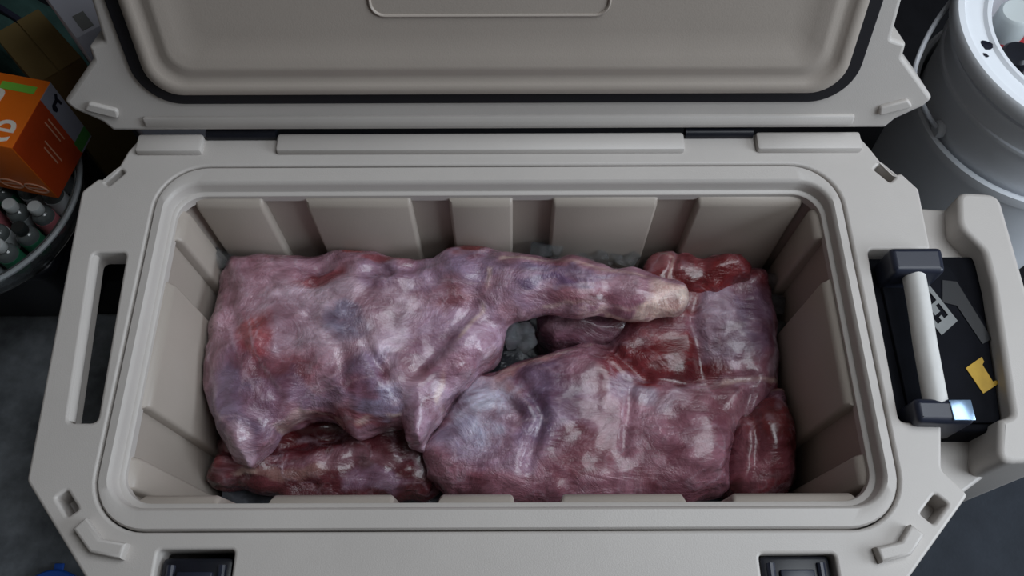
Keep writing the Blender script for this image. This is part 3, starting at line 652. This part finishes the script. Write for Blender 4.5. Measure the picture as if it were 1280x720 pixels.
       'poly': [(0.2347, -0.0165), (0.258, 0.0071), (0.2841, 0.0174), (0.296, 0.0156), (0.296, 0.0001), (0.296, -0.0376), (0.296, -0.0737), (0.2861, -0.0909), (0.2523, -0.0985), (0.2179, -0.093), (0.2205, -0.0494)],
       'r': 0.035,
       'seed': 9,
       'z': (0.2, 0.298)},
 'D': {'base': (92, 44, 50),
       'bumps': [(-0.2775, -0.0595, 0.0161, 0.014), (-0.2441, -0.0693, 0.0146, 0.006), (-0.1814, -0.0575, 0.0292, 0.006), (-0.1179, -0.0455, 0.0292, 0.006)],
       'creases': [([(-0.2635, -0.0449), (-0.2313, -0.0434), (-0.1675, -0.0329)], 0.0066, -0.012), ([(-0.2942, -0.0448), (-0.2623, -0.0531)], 0.0044, -0.008)],
       'gain': 1.2,
       'limbs': [],
       'lines': [],
       'patches': [(-0.2779, -0.0571, 0.0219, 0.0175, 0, (150, 90, 98), 0.6), (-0.2559, -0.0709, 0.0146, 0.0058, 0, (206, 190, 176), 0.7), (-0.1842, -0.0287, 0.0438, 0.0146, 0, (70, 22, 26), 0.9),
                   (-0.2254, -0.0243, 0.0292, 0.0102, 0, (110, 38, 42), 0.7), (-0.1277, -0.0205, 0.0292, 0.0102, 0, (120, 84, 96), 0.5), (-0.1573, -0.0576, 0.0511, 0.0102, 0, (122, 90, 98), 0.8),
                   (-0.1238, -0.0778, 0.0292, 0.0102, 0, (146, 126, 146), 0.8), (-0.297, -0.0611, 0.0102, 0.0088, 0, (138, 58, 60), 0.6), (-0.2202, -0.0694, 0.0438, 0.0066, 0, (150, 118, 110), 0.6)],
       'poly': [(-0.297, -0.0447), (-0.2967, -0.0283), (-0.2681, -0.0115), (-0.2201, 0.0011), (-0.1618, -0.0034), (-0.1043, 0.0006), (-0.0704, -0.0208), (-0.0528, -0.062), (-0.0676, -0.0937), (-0.1302, -0.0997),
                (-0.1936, -0.0948), (-0.234, -0.0868), (-0.2665, -0.0804), (-0.297, -0.0739)],
       'r': 0.028,
       'rough': 2.0,
       'seed': 13,
       'z': (0.2, 0.266)},
 'E': {'base': (130, 92, 106),
       'bumps': [(0.0793, 0.0812, 0.0146, 0.006)],
       'creases': [],
       'limbs': [],
       'lines': [],
       'patches': [(0.075, 0.0785, 0.0263, 0.0102, 0, (160, 130, 140), 0.6), (0.1173, 0.0811, 0.0117, 0.0102, 0, (110, 38, 42), 0.6)],
       'poly': [(0.0391, 0.0934), (0.063, 0.0998), (0.1226, 0.0995), (0.1471, 0.0855), (0.1372, 0.0628), (0.0951, 0.0567), (0.0535, 0.0587), (0.0353, 0.0723)],
       'r': 0.02,
       'seed': 17,
       'z': (0.21, 0.3)},
 'F': {'base': (124, 62, 66),
       'bumps': [(0.1833, 0.1536, 0.0117, 0.006), (0.2316, 0.1457, 0.0117, 0.003), (0.2035, 0.1176, 0.0292, -0.006)],
       'creases': [([(0.1895, 0.154), (0.1773, 0.1224)], 0.0036, -0.006)],
       'gain': 1.32,
       'limbs': [],
       'lines': [([(0.1687, 0.154), (0.1825, 0.144), (0.1752, 0.1178)], 0.0018, (206, 190, 176), 0.8), ([(0.1827, 0.154), (0.2576, 0.1514)], 0.0018, (172, 156, 166), 0.6)],
       'patches': [(0.1769, 0.1479, 0.0131, 0.0175, -20, (170, 116, 118), 0.8), (0.2196, 0.1515, 0.0321, 0.0066, -6, (164, 104, 106), 0.7), (0.2525, 0.1437, 0.0102, 0.0088, 0, (110, 38, 42), 0.6),
                   (0.204, 0.1223, 0.0438, 0.0102, 0, (120, 40, 42), 0.9)],
       'poly': [(0.1422, 0.1226), (0.1538, 0.1442), (0.1671, 0.154), (0.1845, 0.154), (0.2164, 0.154), (0.2563, 0.154), (0.2681, 0.1408), (0.2657, 0.122), (0.2273, 0.1065), (0.186, 0.1085), (0.1569, 0.1068)],
       'r': 0.03,
       'rough': 1.5,
       'seed': 21,
       'z': (0.24, 0.32)}}
tag(meat_piece('venison_haunch', MEAT['A']), 'big mauve skinned venison haunch with a long pale-tipped shank', 'meat')
tag(meat_piece('venison_shoulder', MEAT['B']), 'broad raw venison shoulder, dark red and marbled, under the shank', 'meat')
tag(meat_piece('venison_rump', MEAT['C']), 'rounded dark red lump of venison bulging at the edge of the shoulder', 'meat')
tag(meat_piece('venison_trimming', MEAT['D']), 'ragged dark red venison trimming tucked beneath the big haunch', 'meat')
tag(meat_piece('venison_strip', MEAT['E']), 'small pinkish strip of venison wedged below the shank', 'meat')
tag(meat_piece('venison_flap', MEAT['F']), 'reddish flap of venison with pale edge folded against the back liner wall', 'meat')


# ------------------------------------------------------------------ ice
bm = bmesh.new(); N1, N2 = 70, 36; vv = {}
for i in range(N1 + 1):
    for j in range(N2 + 1):
        a, b = i / N1, j / N2; x = -0.2880 + 0.575 * a; y = -0.107 + 0.252 * b
        vv[i, j] = bm.verts.new((x, y, 0.222 + 0.010 * mnoise.noise(Vector((x * 40, y * 40, 1))) + 0.006 * mnoise.noise(Vector((x * 110, y * 110, 4)))))
for i in range(N1):
    for j in range(N2): bm.faces.new((vv[i, j], vv[i + 1, j], vv[i + 1, j + 1], vv[i, j + 1]))
res_ = bmesh.ops.extrude_face_region(bm, geom=bm.faces[:])
for v in res_['geom']:
    if isinstance(v, bmesh.types.BMVert): v.co.z = 0.0925
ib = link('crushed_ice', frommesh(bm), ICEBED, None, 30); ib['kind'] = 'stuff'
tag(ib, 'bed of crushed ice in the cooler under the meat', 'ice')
def ice_me(seed):
    rd = random.Random(seed); bm = bmesh.new(); bmesh.ops.create_cube(bm, size=1)
    for v in bm.verts: v.co = Vector((v.co.x * rd.uniform(.8, 1.1), v.co.y * rd.uniform(.7, 1.1), v.co.z * rd.uniform(.6, .9))) + Vector((rd.uniform(-.1, .1), rd.uniform(-.1, .1), rd.uniform(-.1, .1)))
    bmesh.ops.bevel(bm, geom=bm.edges[:], offset=0.14, segments=2, affect='EDGES', profile=.6)
    return frommesh(bm)
ICE_MESH = [ice_me(k) for k in range(4)]
for q in ICE_MESH: q.materials.append(ICE); q.polygons.foreach_set('use_smooth', [True] * len(q.polygons))
def ice(x, y, z, s, k, label, group):
    o = bpy.data.objects.new('ice_cube', ICE_MESH[k % 4]); COL.objects.link(o)
    o.location = (x, y, z); o.scale = (s, s, s); o.rotation_euler = (k * 1.3, k * 0.7, k * 2.1)
    tag(o, label, 'ice', group)
for a_ in [(-0.297, 0.1461, 0.315, 0.018, 1, 'clear ice cube in the liner corner behind the haunch', 'ice in the corner behind the haunch'),
 (-0.296, 0.1424, 0.3, 0.018, 2, 'clear ice cube in the liner corner behind the haunch', 'ice in the corner behind the haunch'),
 (-0.297, 0.1417, 0.29, 0.018, 3, 'clear ice cube in the liner corner behind the haunch', 'ice in the corner behind the haunch'),
 (-0.2896, 0.154, 0.3, 0.018, 4, 'clear ice cube in the liner corner behind the haunch', 'ice in the corner behind the haunch'),
 (0.0085, 0.0724, 0.3, 0.018, 5, 'clear ice cube between the haunch and the shoulder below the shank', 'ice beside the haunch'),
 (0.0243, 0.0682, 0.295, 0.018, 6, 'clear ice cube between the haunch and the shoulder below the shank', 'ice beside the haunch'),
 (0.0118, 0.0613, 0.29, 0.018, 7, 'clear ice cube between the haunch and the shoulder below the shank', 'ice beside the haunch'),
 (0.0285, 0.0588, 0.285, 0.018, 8, 'clear ice cube between the haunch and the shoulder below the shank', 'ice beside the haunch'),
 (0.0018, 0.0703, 0.29, 0.018, 9, 'clear ice cube between the haunch and the shoulder below the shank', 'ice beside the haunch'),
 (0.0445, 0.154, 0.315, 0.018, 10, 'clear ice cube between the shank and the back liner wall', 'ice behind the shank'),
 (0.0581, 0.154, 0.315, 0.018, 11, 'clear ice cube between the shank and the back liner wall', 'ice behind the shank'),
 (0.1047, 0.154, 0.305, 0.018, 12, 'clear ice cube between the shank and the back liner wall', 'ice behind the shank'),
 (0.1197, 0.154, 0.3, 0.018, 13, 'clear ice cube between the shank and the back liner wall', 'ice behind the shank'),
 (0.1368, 0.1521, 0.3, 0.018, 14, 'clear ice cube between the shank and the back liner wall', 'ice behind the shank'),
 (0.0856, 0.154, 0.3, 0.018, 15, 'clear ice cube between the shank and the back liner wall', 'ice behind the shank'),
 (0.296, 0.1057, 0.28, 0.018, 16, 'clear ice cube between the shoulder and the end liner wall', 'ice at the end wall'),
 (0.296, 0.0799, 0.275, 0.018, 17, 'clear ice cube between the shoulder and the end liner wall', 'ice at the end wall'),
 (0.296, 0.1294, 0.29, 0.018, 18, 'clear ice cube between the shoulder and the end liner wall', 'ice at the end wall')]:
    ice(*a_)


# ------------------------------------------------------------------ buckets beside the lid
def bucket_axis(origin, top):
    M = frame(origin, Vector((1, 0, 0)), (0, 1, 0)); z = (Vector(top) - Vector(origin)).normalized()
    e = Vector((0, 1, 0)).cross(z).normalized(); g = z.cross(e)
    M = Matrix((e, g, z)).transposed().to_4x4(); M.translation = origin; return M
AX = Vector((0, 0, 1))
RIM_C = Vector((0.636, 0.357, 0.416)); BASE_U = RIM_C - AX * 0.330
ub = tag(empty('bucket'), 'white plastic bucket with a wire bail, nested inside a wider white pail', 'bucket')
ub.matrix_world = bucket_axis(BASE_U, RIM_C)
T = 0.0025
def bucket_prof(r0, r1, h): return [(0.0, 0.0), (r0 - .004, 0.0), (r0, .004), (r1, h), (r1 - T, h), (r0 - T, .006), (0.0, .005)]
link('bucket_wall', lathe_me(bucket_prof(0.118, 0.1405, 0.330), 80), WHITE_P, ub, 40)
H = 0.330
link('lid_ring', lathe_me([(0.1405, H - .014), (0.1515, H - .014), (0.1525, H - .012), (0.1525, H + .002), (0.150, H + .005), (0.1435, H + .005), (0.1410, H + .001), (0.1210, H - .002), (0.1180, H + .001), (0.1140, H + .001), (0.1120, H - .002), (0.1120, H - .018), (0.1140, H - .018), (0.1145, H - .006), (0.1405, H - .004)], 96, True), WHITE_P, ub, 40)
for zc, e in ((H - 0.030, .0035), (H - 0.062, .0028)):
    rz_ = 0.118 + (0.1405 - 0.118) * zc / H
    link('bucket_collar', lathe_me([(rz_ - .002, zc - .004), (rz_ + e, zc - .003), (rz_ + e + .0008, zc), (rz_ + e, zc + .003), (rz_ - .001, zc + .004)], 80), WHITE_P, ub, 40)
# wire bail with its grip-less loop, hanging off the side of the bucket
bail_pts = [(0.527, 0.449, 0.386), (0.510, 0.434, 0.386), (0.480, 0.395, 0.383), (0.460, 0.360, 0.377), (0.457, 0.343, 0.365), (0.469, 0.329, 0.345), (0.488, 0.321, 0.321), (0.507, 0.317, 0.302)]
INV = ub.matrix_world.inverted()
link('bail_wire', tube_me([INV @ q for q in smooth_path(bail_pts, 6)], 0.0028, 10), WIRE, ub)
for q in ((0.528, 0.448, 0.386), (0.506, 0.317, 0.303)):
    e_ = lathe_me([(0.0, -0.004), (0.010, -0.004), (0.011, 0.0), (0.009, 0.004), (0.0, 0.005)], 20)
    o = link('bail_ear', e_, WHITE_P, ub); o.location = INV @ Vector(q); o.rotation_euler = (0, R(-90), 0)
# black paint marks on the ring around the mouth
def smudge(ang, rad, sc):
    bm = bmesh.new(); rd = random.Random(int(ang)); n = 14
    c = bm.verts.new((0, 0, 0.0008)); vs_ = [bm.verts.new((sc * (0.7 + 0.6 * rd.random()) * math.cos(6.2832 * k / n), sc * 1.5 * (0.6 + 0.6 * rd.random()) * math.sin(6.2832 * k / n), 0.0002)) for k in range(n)]
    for k in range(n): bm.faces.new((c, vs_[k], vs_[(k + 1) % n]))
    o = link('paint_mark', frommesh(bm), BLACK_INK, ub, 0); a = R(ang)
    o.location = (rad * math.cos(a), rad * math.sin(a), H - 0.002 + 0.003 * (rad - 0.121) / 0.02 + 0.0006); o.rotation_euler = (0, 0, a + 0.5)
for a_, d_, s_ in ((-173, 0.127, 0.0055), (-167, 0.134, 0.0022)): smudge(a_, d_, s_)

lb = tag(empty('pail'), 'wider white plastic pail on the floor with another bucket nested inside', 'bucket')
LOC = RIM_C - AX * 0.125; LBASE = LOC - AX * 0.282
lb.matrix_world = bucket_axis(LBASE, LOC)
link('pail_wall', lathe_me([(0.0, 0.0), (0.120, 0.0), (0.125, .004), (0.1395, 0.282), (0.137, 0.282), (0.1225, .006), (0.0, .005)], 80), WHITE_P, lb, 40)
link('pail_rim', lathe_me([(0.137, .2815), (0.1375, .287), (0.141, .289), (0.1445, .287), (0.145, .280), (0.1445, .274), (0.1405, .273), (0.139, .280)], 80, True), WHITE_P, lb, 40)

# ------------------------------------------------------------------ clutter at the other end
# black tote that carries the clear tub
tote = tag(empty('storage_tote', (-0.726, 0.295, 0.009)), 'black plastic storage tote on the floor under the round clear tub', 'tote')
rg = [ring3(rrect(-0.15, 0.15, -0.08, 0.08, 0.02, 4), 0.0), ring3(rrect(-0.165, 0.165, -0.095, 0.095, 0.02, 4), 0.156)]
link('tote_body', loft_me(rg, True, True), BLACK, tote)
link('tote_lid', plate_me([rrect(-0.172, 0.172, -0.102, 0.102, 0.022, 5)], 0.154, 0.173, 0.004), BLACK, tote)
# round clear tub
tub = tag(empty('clear_tub', (-0.662, 0.283, 0.182)), 'round clear plastic tub crowded with small bottles, on the black tote', 'tub')
link('tub_wall', lathe_me([(0.0, 0.0), (0.126, 0.0), (0.130, 0.003), (0.1405, 0.046), (0.146, 0.047), (0.1475, 0.0485), (0.1465, 0.0505), (0.139, 0.0495), (0.1285, 0.006), (0.125, 0.003), (0.0, 0.003)], 72), CLEARP, tub, 40)
link('tub_rim', lathe_me([(0.1425, 0.0505), (0.1455, 0.0515), (0.1478, 0.0495), (0.1478, 0.047), (0.1455, 0.0465), (0.1425, 0.048)], 72, True), mat('frosted_rim', lin(170, 176, 180), 0.25, 0.5), tub, 40)
GREYB = mat('grey_glass_bottle', lin(92, 98, 98), 0.15, 0.5, coat=0.5)
LABELS = [('white', mat('white_label', lin(200, 204, 206), .5)), ('pink', mat('pink_label', lin(186, 110, 118), .5)), ('green', mat('green_label', lin(44, 112, 82), .5)), ('silver', mat('silver_label', lin(150, 156, 158), .25, .5))]
CAPM = mat('white_cap', lin(196, 202, 202), 0.35, 0.5); CAPD = mat('dark_cap', lin(40, 44, 44), 0.35, 0.5)
VB = lathe_me([(0, 0), (.0115, 0), (.0125, .002), (.0125, .040), (.010, .045), (.006, .047), (.006, .050), (0, .050)], 20)
VL = lathe_me([(.0126, .008), (.0131, .008), (.0131, .034), (.0126, .034)], 20)
VC = lathe_me([(0, .0485), (.0078, .0485), (.0082, .050), (.0082, .0585), (.0074, .060), (0, .060)], 16)
k = 0; cx0, cy0 = -0.662, 0.283
spots = []
for rr_b, n_b, off in ((0.111, 23, 0.0), (0.080, 15, 0.2), (0.048, 9, 0.1), (0.017, 3, 0.0)):
    for j in range(n_b):
        a = 2 * math.pi * (j + off) / n_b; spots.append((cx0 + rr_b * math.cos(a), cy0 + rr_b * math.sin(a)))
for (bx_, by_) in spots:
    col_n, lm = LABELS[(k * 7 + k // 3) % 4]; dark = (k * 5) % 3 == 0
    t_ = empty('small_bottle', (bx_, by_, 0.1855)); t_.rotation_euler = (0, 0, k)
    tag(t_, f'small upright bottle with {col_n} label and {"dark" if dark else "white"} cap in the clear tub', 'bottle', f'{col_n}-labelled bottles with {"dark" if dark else "white"} caps in the clear tub')
    for nm, me_, mm in (('bottle_body', VB, GREYB), ('bottle_label', VL, lm), ('bottle_cap', VC, CAPD if dark else CAPM)):
        o = link(nm, me_.copy(), mm, t_, 40)
    k += 1
# orange carton
EU = Vector((0.020, 0.089, 0)).normalized(); EV = Vector((-EU.y, EU.x, 0))
ob = tag(empty('orange_box'), 'orange printed carton with white letters and grey side strip, on the clear tub', 'box')
MB = Matrix((-EV, EU, Vector((0, 0, 1)))).transposed().to_4x4(); MB.translation = Vector((-0.527, 0.262, 0.2465)); ob.matrix_world = MB
BW, BD, BH = 0.125, 0.093, 0.103     # local: x to its right, y to its back, z up; the near right bottom corner is the origin
link('carton', box_me(-BW, 0, 0, BD, 0, BH, 0.0012), ORANGE, ob)
link('side_panel', box_me(-0.0002, 0.0005, 0.001, BD * 0.72, 0.001, BH - 0.001), ORANGE_D, ob, 0)
gs = link('grey_strip', box_me(-0.0002, 0.0006, BD * 0.72, BD - 0.001, 0.001, BH - 0.001), PAPER_G, ob, 0)
link('green_band', box_me(0.0004, 0.0008, BD * 0.70, BD - 0.001, 0.004, 0.022), mat('green_print', lin(70, 140, 60), .5), ob, 0)
link('lime_bar', box_me(-0.052, -0.010, BD - 0.021, BD - 0.011, BH - 0.0002, BH + 0.0005), LIME, ob, 0)
def put(me, name, mt, M_): o = link(name, me, mt, ob, 0); o.matrix_local = M_; return o
put(text_me('a', 0.062, shear=0.12), 'printed_letter', WHITE_INK, Matrix.Translation((-0.052, 0.062, BH + 0.0004)))
put(text_me('e', 0.062, shear=0.12), 'printed_letter', WHITE_INK, Matrix.Translation((-0.022, 0.024, BH + 0.0004)))
SM_ = frame((0.0008, BD * 0.86, BH * 0.78), (0, 1, 0), (0, 0, 1))
put(plate_me([[(-.007, -.008), (-.003, -.008), (-.002, -.001), (.003, -.001), (.004, -.008), (.007, -.008), (.006, .002), (.009, .006), (.006, .009), (.002, .004), (-.006, .003), (-.009, -.002)]], 0, 0.0006, 0.0001), 'printed_animal', BLACK_INK, SM_)
for i_, (y_, z0_, z1_) in enumerate(((0.030, 0.030, 0.062), (0.036, 0.026, 0.066), (0.052, 0.044, 0.080), (0.058, 0.040, 0.078))):
    link('print_line', box_me(0.0004, 0.0008, y_, y_ + 0.0016, z0_, z1_), mat('pale_print', lin(226, 170, 140), .5) if i_ == 0 else bpy.data.materials['pale_print'], ob, 0)
for x_, z_, r_ in ((-0.018, 0.018, 0.011), (-0.050, 0.018, 0.011)):
    put(tube_me([(r_ * 1.3 * math.cos(2 * math.pi * q / 24), r_ * 0.75 * math.sin(2 * math.pi * q / 24), 0) for q in range(24)], 0.0012, 6, True), 'printed_ring', bpy.data.materials['pale_print'], frame((x_, -0.0004, z_), (1, 0, 0), (0, 0, 1)))
    put(box_me(-0.012, 0.012, -0.001, 0.001, -0.0008, 0.0008), 'printed_ring_bar', bpy.data.materials['pale_print'], frame((x_, -0.0004, z_), (1, 0, 0.2), (0, 0, 1)))
# cardboard box, white carton and green pouch behind
bb = tag(empty('cardboard_box', (-0.5640, 0.4410, 0.009), (0, 0, R(-47.5))), 'plain olive-brown cardboard box standing behind the orange carton', 'box')
link('box_body', box_me(-0.053, 0.053, -0.031, 0.031, 0, 0.298, 0.002), BROWN, bb)
link('box_flap', box_me(-0.0525, 0.0525, -0.0305, -0.0008, 0.2975, 0.3000, 0.0005), BROWN, bb, 0)
link('box_flap', box_me(-0.0525, 0.0525, 0.0008, 0.0305, 0.2975, 0.3000, 0.0005), BROWN, bb, 0)
wc = tag(empty('white_carton', (-0.4346, 0.4174, 0.009), (0, 0, R(-51.5))), 'tall pale white carton standing behind the brown cardboard box', 'carton')
link('carton_body', box_me(-0.078, 0.078, -0.048, 0.048, 0, 0.435, 0.003), WHITE_C, wc)
link('carton_lid', box_me(-0.080, 0.080, -0.050, 0.050, 0.405, 0.441, 0.003), WHITE_C, wc)
link('printed_mark', box_me(0.052, 0.076, -0.040, -0.028, 0.4405, 0.4416), GREY_INK, wc, 0)
gp_ = tag(empty('green_pouch', (-0.715, 0.60, 0.009), (0, 0, R(-30))), 'dark green cloth pouch behind the cardboard box', 'bag')
bm = bmesh.new(); bmesh.ops.create_uvsphere(bm, u_segments=40, v_segments=24, radius=1)
for v in bm.verts:
    c = v.co; f_ = lambda a, e: math.copysign(abs(a) ** e, a)
    nn_ = 1 + 0.10 * mnoise.noise(c * 2.2) + 0.05 * mnoise.noise(c * 5)
    v.co = Vector((0.085 * f_(c.x, .6) * nn_, 0.060 * f_(c.y, .6) * nn_, 0.105 + 0.105 * f_(c.z, .7)))
link('pouch_body', frommesh(bm), GREEN_D, gp_, 180)
link('pouch_seam', tube_me([(-0.070, 0, 0.196), (-0.03, 0.002, 0.212), (0.03, -0.002, 0.213), (0.070, 0, 0.196)], 0.005, 8), mat('navy_seam', lin(22, 24, 44), .7), gp_)
# blue lid on the floor
bl = tag(empty('blue_lid', (-0.556, -0.172, 0)), 'round blue plastic lid lying on the concrete floor', 'lid')
link('lid_disc', lathe_me([(0, .010), (.032, .010), (.034, .012), (.040, .012), (.042, .010), (.042, 0), (.040, 0), (.039, .008), (0, .008)], 48), BLUE, bl)
link('lid_tab', box_me(-0.006, 0.006, 0.038, 0.050, 0.002, 0.005, 0.001), BLUE, bl)
# tools in the upper bucket
def in_bucket(o, x, y, z, rx, ry): o.matrix_world = ub.matrix_world @ Matrix.Translation((x, y, z)) @ Matrix.Rotation(R(rx), 4, 'X') @ Matrix.Rotation(R(ry), 4, 'Y')
t1 = tag(empty('spray_can'), 'red spray can with white cap standing in the white bucket', 'can')
link('can_body', lathe_me([(0, 0), (.024, 0), (.026, .003), (.026, .150), (.020, .160), (0, .160)], 32), mat('red_can', lin(170, 40, 44), .3), t1)
link('can_cap', lathe_me([(0, .158), (.019, .158), (.020, .162), (.019, .190), (.016, .194), (0, .194)], 32), CAPM, t1)
in_bucket(t1, -0.048, 0.056, 0.118, 2, -5)
t2 = tag(empty('steel_bottle'), 'grey-blue metal bottle with dark stopper standing in the white bucket', 'bottle')
link('bottle_body', lathe_me([(0, 0), (.026, 0), (.028, .003), (.028, .140), (.014, .165), (.014, .178), (0, .178)], 32), mat('grey_blue_metal', lin(110, 130, 146), .3, metal=.4), t2)
link('bottle_stopper', lathe_me([(0, .176), (.016, .176), (.016, .196), (.013, .200), (0, .200)], 24), BLACK, t2)
in_bucket(t2, -0.066, -0.008, 0.112, 0, -4)
t3 = tag(empty('rag'), 'crumpled dark blue rag stuffed in the white bucket', 'cloth')
bm = bmesh.new(); bmesh.ops.create_icosphere(bm, subdivisions=4, radius=1)
for v in bm.verts:
    c = v.co.copy(); v.co = Vector((c.x * 0.092, c.y * 0.092, c.z * 0.055)) * (1 + 0.16 * mnoise.noise(c * 2.6) + 0.12 * mnoise.noise(c * 6))
link('rag_cloth', frommesh(bm), mat('navy_cloth', lin(30, 36, 58), .85, .2, .3, 40, .3, 400), t3, 180)
in_bucket(t3, 0.0, 0.0, 0.070, 0, 0)
